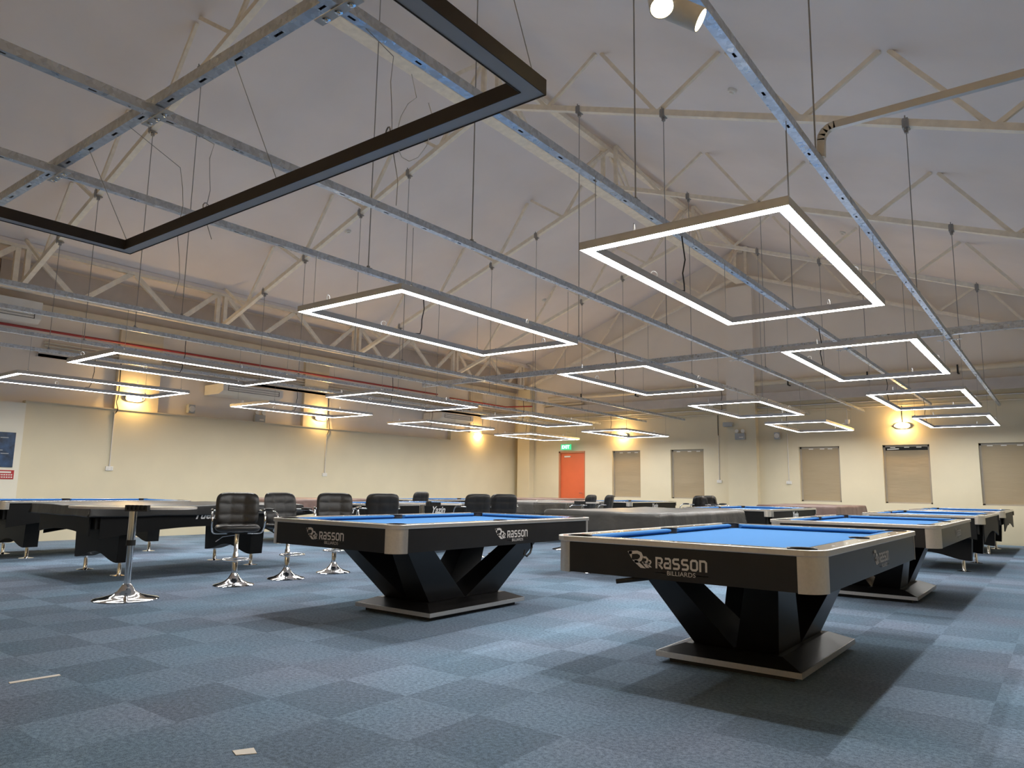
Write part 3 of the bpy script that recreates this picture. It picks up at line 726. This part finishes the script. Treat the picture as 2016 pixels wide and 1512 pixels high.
STAR = [text_mesh('Yazin', 0.17, 0.4, 0.004), text_mesh('Yuelin', 0.15, 0.4, 0.004)]
def skirt_pts(n, L, za, zm):
    return [(-L + 2 * L * i / n, za + (zm - za) * (1 - (2 * i / n - 1) ** 2)) for i in range(n + 1)]
def match_table(label, loc, group=None, cloth_top=True, logo=None):
    """table with corner castings, arched black skirts, end pedestals and chrome feet"""
    t = thing('pool_table', label, 'pool table', loc, group=group)
    if cloth_top:
        table_top(t, 0.10, 'silver_trim')
        for sx in (-1, 1):
            for sy in (-1, 1):
                a0 = {(1, 1): 0, (-1, 1): 90, (-1, -1): 180, (1, -1): 270}[(sx, sy)]
                c = (sx * (HX - 0.1), sy * (HY - 0.1))
                o_ = arc(c[0], c[1], 0.106, a0 - 12, a0 + 102, 10); i_ = arc(c[0], c[1], 0.085, a0 + 102, a0 - 12, 10)
                MB().prism([o_ + i_], 0.745, TZ - 0.03).build('corner_casting', 'silver_trim', t, smooth=35)
    ox, oy = HX - 0.02, HY - 0.02
    MB().box((-ox + 0.06, -oy + 0.06, 0.60), (ox - 0.06, oy - 0.06, TZ - 0.13)).build('cabinet', 'black_matte', t)
    zt = TZ - 0.034
    for s in (-1, 1):
        # long arched skirts
        m = MB(); pts = skirt_pts(14, oy - 0.09, 0.48, 0.60)
        outline = [(oy - 0.09, zt), (-oy + 0.09, zt)] + [(p[0], p[1]) for p in pts]
        m.prism([outline], 0, 0.02)
        m.v = [(s * ox - (p[2] if s > 0 else -p[2]), p[0], p[1]) for p in m.v]
        m.build('side_skirt', 'skirt_black', t, fix=True)
        m = MB(); pts = skirt_pts(10, ox - 0.09, 0.52, 0.58)
        outline = [(ox - 0.09, zt), (-ox + 0.09, zt)] + [(p[0], p[1]) for p in pts]
        m.prism([outline], 0, 0.02)
        m.v = [(p[0], s * oy - (p[2] if s > 0 else -p[2]), p[1]) for p in m.v]
        m.build('end_skirt', 'skirt_black', t, fix=True)
        # pedestal with wavy foot edge
        m = MB(); n = 16; W = 0.60
        low = [(-W + 2 * W * i / n, 0.17 + 0.11 * (0.5 - 0.5 * math.cos(2 * PI * (i / n)))) for i in range(n + 1)]
        outline = [(W + 0.03, 0.64), (-W - 0.03, 0.64)] + low
        m.prism([outline], -0.1, 0.1)
        m.v = [(p[0], s * 0.93 + p[2], p[1]) for p in m.v]
        m.build('pedestal', 'skirt_black', t, fix=True)
        for s2 in (-1, 1):
            MB().lathe([(0.10, 0.0), (0.10, 0.006), (0.03, 0.016), (0.024, 0.03), (0.024, 0.19)], 20, (s2 * 0.485, s * 0.93, 0)).build('foot', 'chrome', t, smooth=40)
    if logo is not None:
        v, f = STAR[logo]
        m = MB(); m.add([(ox + 0.002, p[0], p[1] + 0.70) for p in v], f); m.build('logo', 'logo_white', t)
        if logo == 0: m = MB(); m.add([(p[0], -oy - 0.002, p[1] + 0.70) for p in v], f); m.build('logo', 'logo_white', t)
    return t

def cover(loc, label, mt, drop, seed, hx=HX + 0.02, hy=HY + 0.02, lift=0.012, partial=1.0, rag=0.02):
    """draped dust sheet lying on a table"""
    nx, ny, nd = 30, 48, 9
    us = [-hx - drop + drop * i / nd for i in range(nd)] + [-hx + 2 * hx * i / nx for i in range(nx + 1)] + [hx + drop * (i + 1) / nd for i in range(nd)]
    vs_ = [-hy - drop + drop * i / nd for i in range(nd)] + [-hy + 2 * hy * i / ny for i in range(ny + 1)] + [hy + drop * (i + 1) / nd for i in range(nd)]
    V = []
    for v in vs_:
        for u in us:
            du = max(0, abs(u) - hx); dv = max(0, abs(v) - hy); su = 1 if u > 0 else -1; sv = 1 if v > 0 else -1
            d = max(du, dv); mn = min(du, dv)
            N = mnoise.noise(Vector((u * 1.6 + seed, v * 1.6, 0))); N2 = mnoise.noise(Vector((u * 5 + seed, v * 5, 3)))
            fold = mnoise.noise(Vector((u * 3.1 if dv > du else v * 3.1, seed * 1.7, 0)))
            x = min(abs(u), hx) * su; y = min(abs(v), hy) * sv
            z = TZ + lift + 0.012 * N + 0.005 * N2
            if d > 0:
                e = 0.012 + d * 0.05 + 0.035 * max(0, fold) * d / max(drop, 1e-3) + mn * 0.12
                if du > 0: x += su * e
                if dv > 0: y += sv * e
                z -= d * (1 + rag * N2)
            else:
                ex = min(hx - abs(u), hy - abs(v)); z += 0.0 if ex > 0.03 else -0.006
            V.append((x, y, z))
    W = len(us); F = []
    for j in range(len(vs_) - 1):
        for i in range(W - 1): F.append((j * W + i, j * W + i + 1, (j + 1) * W + i + 1, (j + 1) * W + i))
    o = MB().add(V, F).build('table_cover', mt, smooth=70); o.location = loc
    sm = o.modifiers.new('thickness', 'SOLIDIFY'); sm.thickness = 0.004; sm.offset = 1
    return tag(o, label, 'table cover', 'dust covers on tables')

AX, BX, CX, DX = -1.86, -4.98, -10.07, -13.15
rasson_table('black and silver pool table with blue cloth, large in the right foreground', (AX, 5.44, 0))
rasson_table('black and silver pool table with blue cloth, mid foreground left of centre', (BX, 5.44, 0))
rasson_table('black and silver pool table partly behind the large right foreground one', (AX, 9.72, 0))
match_table('blue cloth pool table, third back along the right side', (AX, 14.35, 0))
match_table('blue cloth pool table, farthest back along the right side', (AX, 18.75, 0))
match_table('black pool table hidden under a grey sheet behind the foreground pair', (BX, 9.95, 0), cloth_top=False)
cover((BX, 9.95, 0), 'grey dust sheet over the table between the two foreground tables', 'vinyl_grey', 0.26, 3)
match_table('blue cloth pool table with silver corners behind the grey sheeted one', (BX, 14.35, 0), logo=0)
match_table('pool table under a brown sheet in front of the window wall', (BX, 18.7, 0), cloth_top=False)
cover((BX, 18.7, 0), 'brown dust sheet on the table below the windows', 'vinyl_brown', 0.24, 8)
match_table('black skirted pool table under a black sheet behind the pedestal table at left', (CX, 5.37, 0), cloth_top=False, logo=1)
cover((CX, 5.37, 0), 'shiny black sheet over the left foreground table top', 'vinyl_black', 0.13, 5)
match_table('blue cloth pool table with white script logo, centre distance behind the stools', (CX, 9.9, 0), logo=0)
match_table('pool table under a dark grey sheet in front of the red door', (CX, 14.35, 0), cloth_top=False)
cover((CX, 14.35, 0), 'dark grey dust sheet on the table left of the red door', 'vinyl_grey', 0.26, 12)
match_table('blue cloth pool table with white script logo below the left pair of windows', (CX, 18.75, 0), logo=0)
match_table('blue cloth pool table at the left edge of the photo', (DX, 5.4, 0))
match_table('pool table under a brown sheet near the left wall, behind the stools', (DX, 9.9, 0), cloth_top=False)
cover((DX, 9.9, 0), 'brown dust sheet on the table beside the left wall', 'vinyl_brown', 0.22, 15)
match_table('blue cloth pool table against the left wall, centre distance', (DX, 14.35, 0))
match_table('pool table under a grey brown sheet in the far left corner', (DX, 18.8, 0), cloth_top=False)
cover((DX, 18.8, 0), 'grey brown dust sheet on the table in the far left corner', 'vinyl_brown', 0.24, 19)

# crank levers poking out from under the two foreground tables
o = MB().tube([(-2.0, 4.08, 0.652), (-2.1, 4.02, 0.636), (-2.22, 3.97, 0.616)], 0.014, 8).build('crank_lever', 'black_matte')
tag(o, 'black crank lever sticking out below the logo of the right foreground table', 'lever')
o = MB().tube([(-4.24, 5.89, 0.66), (-4.21, 5.86, 0.60), (-4.2, 5.82, 0.55), (-4.2, 5.765, 0.52), (-4.2, 5.72, 0.54), (-4.2, 5.735, 0.58)], 0.01, 8).build('crank_lever', 'black_matte')
tag(o, 'black hooked lever hanging below the far side of the centre foreground table', 'lever')

# ------------------------------------------------------------------ bar stools
def pad(w, h, t, nx=3, ny=2, n=26, exp=5, front_amp=0.012):
    """quilted cushion in x-z plane, thickness along y (front at -y... +y)"""
    V = []; F = []
    for side in (1, -1):
        for j in range(n + 1):
            for i in range(n + 1):
                a = -1 + 2 * i / n; b = -1 + 2 * j / n
                # squircle mapping
                k = (abs(a) ** exp + abs(b) ** exp) ** (1 / exp); mx = max(abs(a), abs(b)); f = mx / k if k > 0 else 0
                x = a * f * w / 2; z = b * f * h / 2
                edge = (1 - mx ** 6) ** 0.5 if mx < 1 else 0
                q = abs(math.sin(PI * (a + 1) / 2 * nx)) ** 0.35 * abs(math.sin(PI * (b + 1) / 2 * ny)) ** 0.35
                y = side * (t / 2 * edge + (front_amp * q * edge))
                V.append((x, y, z))
    N = n + 1
    for s in range(2):
        for j in range(n):
            for i in range(n):
                q = s * N * N + j * N + i; f = (q, q + 1, q + N + 1, q + N)
                F.append(f if s else f[::-1])
    return V, F
def make_stool():
    t = thing('bar_stool', '', 'bar stool')
    MB().lathe([(0.225, 0.0), (0.228, 0.005), (0.215, 0.014), (0.155, 0.030), (0.10, 0.054), (0.065, 0.085), (0.045, 0.12), (0.034, 0.14)], 40).build('base', 'chrome', t, smooth=50)
    MB().lathe([(0.031, 0.13), (0.031, 0.36), (0.028, 0.365), (0.024, 0.37), (0.024, 0.60)], 20).build('column', 'chrome', t, smooth=40)
    fr = [(0.155 * math.sin(a), 0.10 + 0.135 * -math.cos(a), 0.30) for a in [k * PI / 9 for k in range(18)]]
    MB().tube(fr, 0.011, 8, closed=True).lathe([(0.034, 0.27), (0.036, 0.30), (0.034, 0.33)], 20).build('foot_ring', 'chrome', t, smooth=50)
    MB().tube([(0.02, 0, 0.575), (0.16, 0.02, 0.555), (0.23, 0.03, 0.50)], 0.006, 6).build('height_lever', 'chrome', t, smooth=50)
    V, F = pad(0.50, 0.44, 0.075, 3, 3)
    MB().add([(p[0], p[2], p[1] + 0.655) for p in V], F).build('seat', 'seat_leather', t, fix=True, smooth=80)
    V, F = pad(0.49, 0.40, 0.06, 3, 3)
    lean = 0.16
    def bk(p): y = -0.235 + p[1] - (p[2] + 0.0) * lean + 0.05 * (p[0] / 0.25) ** 2; return (p[0], y, p[2] + 0.865)
    MB().add([bk(p) for p in V], F).build('backrest', 'seat_leather', t, fix=True, smooth=80)
    for s in (-1, 1):
        pts = [(s * 0.10, 0.0, 0.595), (s * 0.22, 0.02, 0.592), (s * 0.272, 0.05, 0.60), (s * 0.285, 0.13, 0.66), (s * 0.288, 0.16, 0.74), (s * 0.288, 0.13, 0.81), (s * 0.287, 0.06, 0.845), (s * 0.285, -0.06, 0.85), (s * 0.275, -0.17, 0.848), (s * 0.23, -0.235, 0.845)]
        P = []
        for a, b in zip(pts[:-1], pts[1:]):
            for k in range(3): P.append(tuple(a[i] + (b[i] - a[i]) * k / 3 for i in range(3)))
        P.append(pts[-1])
        for _ in range(2): P = [P[0]] + [tuple((P[i - 1][k] + 2 * P[i][k] + P[i + 1][k]) / 4 for k in range(3)) for i in range(1, len(P) - 1)] + [P[-1]]
        MB().tube(P, 0.011, 8).build('armrest', 'chrome', t, smooth=50)
        MB().tube([(s * 0.289, 0.06, 0.858), (s * 0.287, -0.03, 0.862), (s * 0.283, -0.12, 0.860)], [0.012, 0.017, 0.012], 8).build('arm_pad', 'seat_leather', t, smooth=50)
    MB().box((-0.11, -0.09, 0.59), (0.11, 0.09, 0.615)).build('seat_plate', 'black_matte', t)
    return t
stools = [(-7.81, 4.93, -118, 'black quilted bar stool in full view left of the centre foreground table'),
          (-7.90, 5.71, -88, 'black quilted bar stool turned sideways, just right of the foremost stool'),
          (-8.01, 6.54, -122, 'black quilted bar stool facing the camera, third along the row from the left'),
          (-8.10, 7.40, 62, 'black bar stool seen from behind, fourth along the row from the left'),
          (-8.20, 9.65, 66, 'black bar stool seen from behind above the centre table, left of a pair'),
          (-8.20, 10.45, 50, 'black bar stool seen from behind above the centre table, right of a pair'),
          (-8.20, 13.20, 95, 'distant black bar stool below the red door, left of a pair'),
          (-8.20, 13.95, 100, 'distant black bar stool right of the red door, right of a pair'),
          (-7.60, 17.47, 80, 'distant black stool beneath the second window, facing away'),
          (-7.60, 18.15, 70, 'distant black stool just right of the one beneath the second window'),
          (-6.90, 17.20, -60, 'distant black stool in front of the pilaster, left of two'),
          (-6.90, 17.85, -70, 'distant black stool in front of the pilaster, right of two'),
          (-11.70, 11.74, 90, 'black stool back rising alone before the long left wall')]
st0 = None
for x, y, a, lab in stools:
    if st0 is None: st0 = make_stool(); o = st0; o.location = (x, y, 0); o.rotation_euler = (0, 0, math.radians(a))
    else: o = dup(st0, (x, y, 0), math.radians(a))
    o['label'] = lab; o['group'] = 'black chrome bar stools'

# pedestal drink tables
def make_pub():
    t = thing('pedestal_table', '', 'table')
    MB().lathe([(0.30, 0.0), (0.305, 0.006), (0.29, 0.014), (0.21, 0.028), (0.13, 0.052), (0.085, 0.082), (0.06, 0.12), (0.046, 0.142), (0.034, 0.155)], 44).build('base', 'chrome', t, smooth=50)
    MB().lathe([(0.030, 0.15), (0.030, 0.54)], 24).build('lower_column', 'chrome', t, smooth=40)
    MB().lathe([(0.030, 0.53), (0.044, 0.53), (0.044, 0.585), (0.038, 0.585)], 24).build('collar', 'black_matte', t, smooth=40)
    MB().lathe([(0.038, 0.58), (0.038, 0.90)], 24).build('upper_column', 'chrome', t, smooth=40)
    m = MB().prism([[(0.62 * math.copysign(abs(math.cos(a)) ** 0.8, math.cos(a)), 0.33 * math.copysign(abs(math.sin(a)) ** 0.8, math.sin(a))) for a in [k * PI / 24 for k in range(48)]]], 0.90, 0.922)
    m.build('tabletop', ['table_top'], t, bevel=0.004)
    c = MB().box((0.10, -0.36, 0.885), (0.32, -0.29, 0.90))
    for k in range(6): c.box((0.10 + k * 0.041, -0.36, 0.90), (0.115 + k * 0.041, -0.305, 0.945))
    c.box((0.10, -0.345, 0.90), (0.32, -0.335, 0.945)).build('cue_holder', 'black_matte', t)
    return t
pub = None
for x, y, a, lab in [(-7.62, 3.62, 37, 'chrome pedestal table with black cue holder, front left'), (-7.9, 8.1, 37, 'small pedestal table with black cue holder among the centre stools'), (-7.9, 12.2, 37, 'distant pedestal table left of the red door stools')]:
    if pub is None: pub = make_pub(); o = pub
    else: o = dup(pub, (x, y, 0))
    o.location = (x, y, 0); o.rotation_euler = (0, 0, math.radians(a)); o['label'] = lab; o['group'] = 'pedestal drink tables'

# ------------------------------------------------------------------ wall lights
def sconce(p, nrm, label, watts=None):
    """oval bulkhead with three warm bulbs; local +y points out of the wall"""
    rz = math.atan2(-nrm[0], nrm[1])
    t = thing('wall_light', label, 'wall light', p, rz, 'warm three bulb wall lights')
    m = MB().prism([[(0.19 * math.copysign(abs(math.cos(a)) ** 0.6, math.cos(a)), 0.075 * math.sin(a)) for a in [k * PI / 16 for k in range(32)]]], 0, 0.05)
    m.v = [(v[0], v[2], v[1]) for v in m.v]
    m.build('housing', 'plastic_grey', t, fix=True, bevel=0.01)
    for dx in (-0.11, 0, 0.11):
        MB().lathe([(0.0, 0.032), (0.02, 0.03), (0.036, 0.015), (0.042, 0.0), (0.036, -0.015), (0.02, -0.03), (0, -0.032)], 14, (dx, 0.075, 0)).build('bulb', 'bulb_warm', t, smooth=60)
    MB().tube([(0.19 * math.cos(a), 0.11, 0.08 * math.sin(a)) for a in [k * PI / 12 for k in range(24)]], 0.005, 6, closed=True).tube([(-0.19, 0.02, 0), (-0.19, 0.11, 0)], 0.005, 6).tube([(0.19, 0.02, 0), (0.19, 0.11, 0)], 0.005, 6).build('cage', 'wire', t, smooth=60)
    ld = bpy.data.lights.new('bulb_glow', 'POINT'); ld.energy = watts or SCONCE_W; ld.color = (1, 0.70, 0.40) if watts else (1, 0.62, 0.22); ld.shadow_soft_size = 0.05
    lo = bpy.data.objects.new('bulb_glow', ld); COL.objects.link(lo); lo.parent = t; lo.location = (0, 0.17, 0.0)
    return t
sconce((XLU + 0.1, 7.42, 2.98), (1, 0), 'warm glowing wall light on the left wall nearest the camera')
sconce((XLU + 0.1, 12.42, 2.99), (1, 0), 'warm glowing wall light on the left wall, middle one')
sconce((XLU + 0.1, 19.05, 2.97), (1, 0), 'warm glowing wall light on the left wall nearest the corner')
sconce((-11.67, YF, 2.97), (0, -1), 'warm glowing wall light on the far wall above the first window')
sconce((-3.35, YF, 2.97), (0, -1), 'warm glowing wall light on the far wall above the fourth window')

for x, w in ((-9.0, 'leftmost'), (-5.5, 'second from the left'), (-2.0, 'third from the left'), (1.5, 'rightmost')):
    sconce((x, YB, 2.6), (0, 1), 'warm wall light on the wall behind the camera, %s of four' % w, 20)
sconce((XR, 1.0, 2.6), (-1, 0), 'warm wall light on the right wall beside the camera', 20)

# ------------------------------------------------------------------ things on the walls
def socket(p, nrm, ztop, label, kink=True):
    rz = math.atan2(-nrm[0], nrm[1])
    t = thing('power_outlet', label, 'power outlet', p, rz, 'outlets with surface conduit')
    MB().box((-0.075, 0, -0.045), (0.075, 0.035, 0.045)).build('outlet_box', 'plastic_white', t, bevel=0.006)
    s = MB()
    for dx in (-0.035, 0.035): s.box((dx - 0.012, 0.035, -0.02), (dx + 0.012, 0.038, -0.012)).box((dx - 0.003, 0.035, 0.005), (dx + 0.003, 0.038, 0.02))
    s.build('sockets', 'plastic_grey', t)
    h = ztop - p[2]
    MB().tube([(0, 0.014, 0.045), (0, 0.014, h)], 0.012, 8).lathe([(0.02, h - 0.02), (0.02, h + 0.02)], 10, (0, 0.014, 0)).lathe([(0.02, 0.045), (0.02, 0.09)], 10, (0, 0.014, 0)).build('conduit', 'conduit_grey', t, smooth=50)
    return t
socket((XL, 7.03, 1.45), (1, 0), 2.62, 'white power outlet and conduit on the left wall nearest the camera')
socket((XL, 12.63, 1.46), (1, 0), 2.55, 'white power outlet and conduit farther along the left wall')
socket((-8.39, YF, 1.48), (0, -1), 2.85, 'white power outlet and conduit left of the centre pilaster')
socket((-6.33, YF, 1.46), (0, -1), 2.84, 'white power outlet and conduit right of the centre pilaster')
# black cables looping from the conduits up to the lights
def cable(pts, label, name='cable', mt='black_cable', r=0.011):
    P = [pts[0]]
    for a, b in zip(pts[:-1], pts[1:]):
        for k in (1, 2, 3, 4): P.append(tuple(a[i] + (b[i] - a[i]) * k / 4 for i in range(3)))
    for _ in range(3): P = [P[0]] + [tuple((P[i - 1][k] + 2 * P[i][k] + P[i + 1][k]) / 4 for k in range(3)) for i in range(1, len(P) - 1)] + [P[-1]]
    return tag(MB().tube(P, r, 6).build(name, mt, smooth=60), label, 'cable')
cable([(XL + 0.02, 7.03, 2.6), (XL + 0.03, 7.1, 2.7), (XL + 0.03, 7.04, 2.85), (XLU + 0.13, 7.1, 3.0), (XLU + 0.12, 7.09, 3.7)], 'dark cable from conduit up past the nearest left wall light')
cable([(XL + 0.02, 12.63, 2.53), (XL + 0.03, 12.72, 2.7), (XLU + 0.12, 12.7, 3.0), (XLU + 0.12, 12.68, 3.6)], 'dark cable from conduit up past the middle left wall light')
cable([(-8.39, YF - 0.02, 2.85), (-8.39, YF - 0.03, 3.2), (-8.39, YF - 0.02, 3.5)], 'thin cable above the conduit left of the pilaster')
cable([(-3.35, YF - 0.03, 3.06), (-3.36, YF - 0.04, 3.25), (-3.35, YF - 0.02, 3.5)], 'short cable above the right far wall light')

def ac_unit(loc, L, label, rz=0, deep=0.82, hgt=0.24):
    """ceiling-suspended indoor unit; local x = depth from the wall, y = length"""
    t = thing('air_conditioner', label, 'air conditioner', loc, rz, 'wall mounted air conditioners')
    m = MB().prism([[(0, 0), (deep * 0.75, 0.0), (deep, 0.07), (deep, hgt), (0, hgt)]], 0, L)
    m.v = [(p[0], p[2], p[1]) for p in m.v]
    m.build('case', 'plastic_white', t, fix=True, bevel=0.012)
    f = MB(); a, b = 0.12, L - 0.12
    def q(y0, z0, y1, z1): f.box((deep, y0, z0), (deep + 0.006, y1, z1))
    q(a, 0.075, b, 0.085); q(a, 0.185, b, 0.195); q(a, 0.075, a + 0.012, 0.195); q(b - 0.012, 0.075, b, 0.195); q(a, 0.128, b, 0.134)
    f.build('louvre', 'ac_dark', t)
    return t
ac_unit((XLU + 0.02, 9.09, 3.24), 1.62, 'long white air conditioner high on the left wall between two wall lights')
ac_unit((XLU + 0.02, 16.5, 3.26), 1.5, 'long white air conditioner high on the left wall near the corner')
ac_unit((XLU + 0.02, 3.5, 4.20), 1.85, 'large grey white air conditioner at the left edge under the girder', hgt=0.42, deep=0.5)

# speakers, emergency lights, camera
def speaker(p, nrm, label):
    t = thing('wall_speaker', label, 'speaker', p, math.atan2(-nrm[0], nrm[1]), 'small wall speakers')
    MB().box((-0.08, 0.03, -0.1), (0.08, 0.15, 0.1)).build('case', 'plastic_grey', t, bevel=0.01)
    m = MB().lathe([(0.07, 0), (0.07, 0.012), (0.0, 0.018)], 20); m.v = [(v[0], 0.15 + v[2], v[1]) for v in m.v]
    m.build('grille', 'plastic_white', t, fix=True, smooth=40)
    MB().box((-0.03, 0, -0.04), (0.03, 0.03, 0.04)).build('bracket', 'black_matte', t)
speaker((XLU, 8.75, 2.88), (1, 0), 'small grey speaker on the left wall ledge below the first air conditioner')
speaker((-6.59, YF, 2.80), (0, -1), 'small grey speaker on the far wall right of the pilaster')
def emergency(p, nrm, label):
    t = thing('emergency_light', label, 'emergency light', p, math.atan2(-nrm[0], nrm[1]), 'twin head emergency lights')
    MB().box((-0.15, 0, -0.11), (0.15, 0.09, 0.08)).build('battery_box', 'plastic_grey', t, bevel=0.008)
    for dx in (-0.09, 0.09):
        m = MB().lathe([(0.03, 0), (0.055, 0.05), (0.055, 0.07), (0.0, 0.075)], 18); m.v = [(dx + v[0], 0.02 + v[2], 0.14 + v[1]) for v in m.v]
        m.build('lamp_head', 'plastic_white', t, fix=True, smooth=40)
    MB().box((-0.1, 0.09, -0.06), (0.02, 0.093, -0.03)).build('label_plate', 'plastic_white', t)
emergency((XLU, 10.6, 2.83), (1, 0), 'grey twin head emergency light standing on the left wall ledge')
emergency((-7.62, YF - 0.22, 2.82), (0, -1), 'grey twin head emergency light on the centre pilaster')
t = thing('floodlight', 'small grey box fixture at the upper left of the pilaster', 'fixture', (-7.95, YF - 0.22, 3.15))
MB().box((-0.14, -0.2, -0.05), (0.14, -0.05, 0.08)).build('case', 'plastic_grey', t, bevel=0.008)
MB().box((-0.02, -0.05, -0.02), (0.02, 0, 0.02)).build('bracket', 'black_matte', t)
t = thing('security_camera', 'white dome security camera hanging before the far wall', 'security camera', (-4.63, YF - 0.35, 3.10))
MB().lathe([(0, -0.07), (0.04, -0.06), (0.06, -0.02), (0.065, 0.02), (0.065, 0.06), (0.0, 0.065)], 20).build('dome', 'plastic_white', t, smooth=50)
MB().lathe([(0, -0.072), (0.02, -0.071), (0.03, -0.064)], 14).build('lens', 'black_matte', t)
MB().tube([(0, 0, 0.06), (0, 0, 0.33), (0, 0.02, 0.35), (0, 0.35, 0.35)], 0.012, 8).build('drop_pole', 'conduit_grey', t)

# exit sign
t = thing('exit_sign', 'green EXIT sign hanging above the red door', 'exit sign', (-13.78, YF - 0.25, 2.53))
MB().box((-0.2, -0.03, 0.0), (0.2, 0.03, 0.19)).build('panel', 'sign_green', t, bevel=0.005)
v, f = text_mesh('EXIT', 0.155, 0, 0.003)
MB().add([(p[0], -0.032, p[1] + 0.042) for p in v], f).build('letters', 'exit_letters', t)
MB().tube([(0.0, 0, 0.19), (0.0, 0, 0.6), (0, 0.02, 0.62), (0, 0.25, 0.62)], 0.01, 8).build('drop_rod', 'conduit_grey', t)

# poster and red notice on the near left panel
px_ = -15.99
t = thing('poster', 'dark blue framed poster at the left edge of the photo', 'poster', (px_, 4.95, 1.745))
MB().box((0, -0.29, -0.33), (0.015, 0.29, 0.33)).build('sheet', 'poster', t)
m = MB(); rng = random.Random(4)
for k in range(9): 
    y0 = rng.uniform(-0.25, 0.1); z0 = -0.26 + k * 0.06; m.box((0.0152, y0, z0), (0.0165, y0 + rng.uniform(0.06, 0.15), z0 + 0.014))
m.build('artwork', 'plastic_grey', t)
t = thing('notice_sign', 'small red notice with rows of white print under the poster', 'sign', (px_, 4.99, 1.275))
MB().box((0, -0.29, -0.085), (0.008, 0.29, 0.085)).build('plate', 'sign_red', t)
m = MB().box((0.0082, -0.15, 0.03), (0.0095, 0.24, 0.062))
for k in range(14): m.box((0.0082, -0.27 + k * 0.039, -0.015), (0.0095, -0.243 + k * 0.039, 0.008)).box((0.0082, -0.265 + k * 0.039, -0.06), (0.0095, -0.24 + k * 0.039, -0.036))
m.build('print', 'plastic_white', t)

# smoke detectors on the ceiling
for p, lab in (((-3.65, 10.23), 'smoke detector on the right ceiling slope near the camera'), ((-12.51, 10.15), 'smoke detector on the left ceiling slope near the camera'), ((-3.82, 17.9), 'smoke detector far along the right ceiling slope'), ((-12.36, 17.7), 'smoke detector far along the left ceiling slope')):
    t = thing('smoke_detector', lab, 'smoke detector', (p[0], p[1], zc(p[0]) - 0.002), group='smoke detectors')
    t.rotation_euler = (0, math.atan(0.37) * (1 if p[0] > RIDGE else -1), 0)
    MB().lathe([(0.0, -0.07), (0.03, -0.068), (0.035, -0.045), (0.06, -0.04), (0.07, -0.02), (0.07, 0.0)], 20).build('housing', 'plastic_white', t, smooth=40)

# pipes and ducts along the walls
def run(pts, r, mt, label, name, n=10): return tag(MB().tube(pts, r, n).build(name, mt, smooth=60), label, name.split('_')[-1])
run([(XLU + 0.14, -1, 4.15), (XLU + 0.14, 17.0, 4.15)], 0.026, 'red_pipe', 'long dark red sprinkler pipe on the left wall', 'red_pipe')
run([(XLU + 0.14, 17.6, 4.1), (XLU + 0.14, 20.6, 4.1), (-15.1, 20.95, 4.1)], 0.024, 'red_pipe', 'short red sprinkler pipe turning at the far left corner', 'red_pipe')
for z, lab in ((3.93, 'upper'), (3.86, 'middle'), (3.74, 'lower')):
    run([(XLU + 0.06, 5.6, z), (XLU + 0.06, 20.9, z)], 0.022, 'cream_trim', 'cream conduit on the left wall under the red pipe, %s of three' % lab, 'wall_conduit', 8)
m = MB().box((XLU + 0.001, 5.5, 3.62), (XLU + 0.12, 20.9, 3.68)).box((XLU + 0.11, 5.5, 3.62), (XLU + 0.12, 20.9, 3.74))
tag(m.build('cable_tray', 'conduit_grey'), 'narrow grey cable tray along the left wall above the air conditioners', 'cable tray')
run([(-14.6, YF - 0.13, 4.36), (XR - 0.1, YF - 0.13, 4.36)], 0.075, 'cream_trim', 'thick cream pipe across the far wall', 'large_pipe', 14)
tag(MB().box((-14.8, YF - 0.16, 3.98), (XR - 0.05, YF - 0.001, 4.07)).box((-14.8, YF - 0.16, 3.78), (XR - 0.05, YF - 0.14, 3.98)).build('wall_trunking', 'lining_grey'), 'broad grey trunking across the far wall under the thick pipe', 'trunking')
run([(-15.0, YF - 0.04, 3.66), (XR - 0.1, YF - 0.04, 3.66)], 0.018, 'conduit_grey', 'thin grey conduit across the far wall just under the trunking', 'wall_conduit', 8)
run([(-15.0, YF - 0.04, 3.52), (XR - 0.1, YF - 0.04, 3.52)], 0.018, 'cream_trim', 'lowest thin cream conduit across the far wall', 'wall_conduit', 8)
# brackets on the far wall services
for i, x in enumerate((-13.2, -11.1, -9.0, -6.2, -4.1, -2.0, 0.1)):
    tag(MB().box((x - 0.02, YF - 0.2, 4.24), (x + 0.02, YF - 0.001, 4.26)).box((x - 0.02, YF - 0.215, 4.24), (x + 0.02, YF - 0.205, 4.46)).build('pipe_bracket', 'black_matte'), 'dark bracket holding the thick far wall pipe, number %s from the left' % ['one', 'two', 'three', 'four', 'five', 'six', 'seven'][i], 'bracket', 'pipe brackets on the far wall')
# old pipework cluster in the far left corner
run([(-14.9, YF - 0.052, 4.14), (-13.2, YF - 0.052, 4.14)], 0.05, 'cream_trim', 'old cream pipe length above the trunking in the far left corner', 'old_pipe', 10)

# ------------------------------------------------------------------ bits on the floor
def flat(pts, name, label, cat):
    return tag(MB().prism([pts], 0.0005, 0.003).build(name, 'tape'), label, cat)
flat([(-4.985, 1.74), (-4.945, 1.735), (-4.925, 1.995), (-4.965, 2.0)], 'floor_tape', 'strip of white tape on the carpet at lower left', 'tape')
flat([(-3.01, 1.95), (-2.95, 1.93), (-2.90, 2.00), (-2.97, 2.03)], 'paper_scrap', 'small square white paper scrap on the carpet, bottom centre', 'paper')
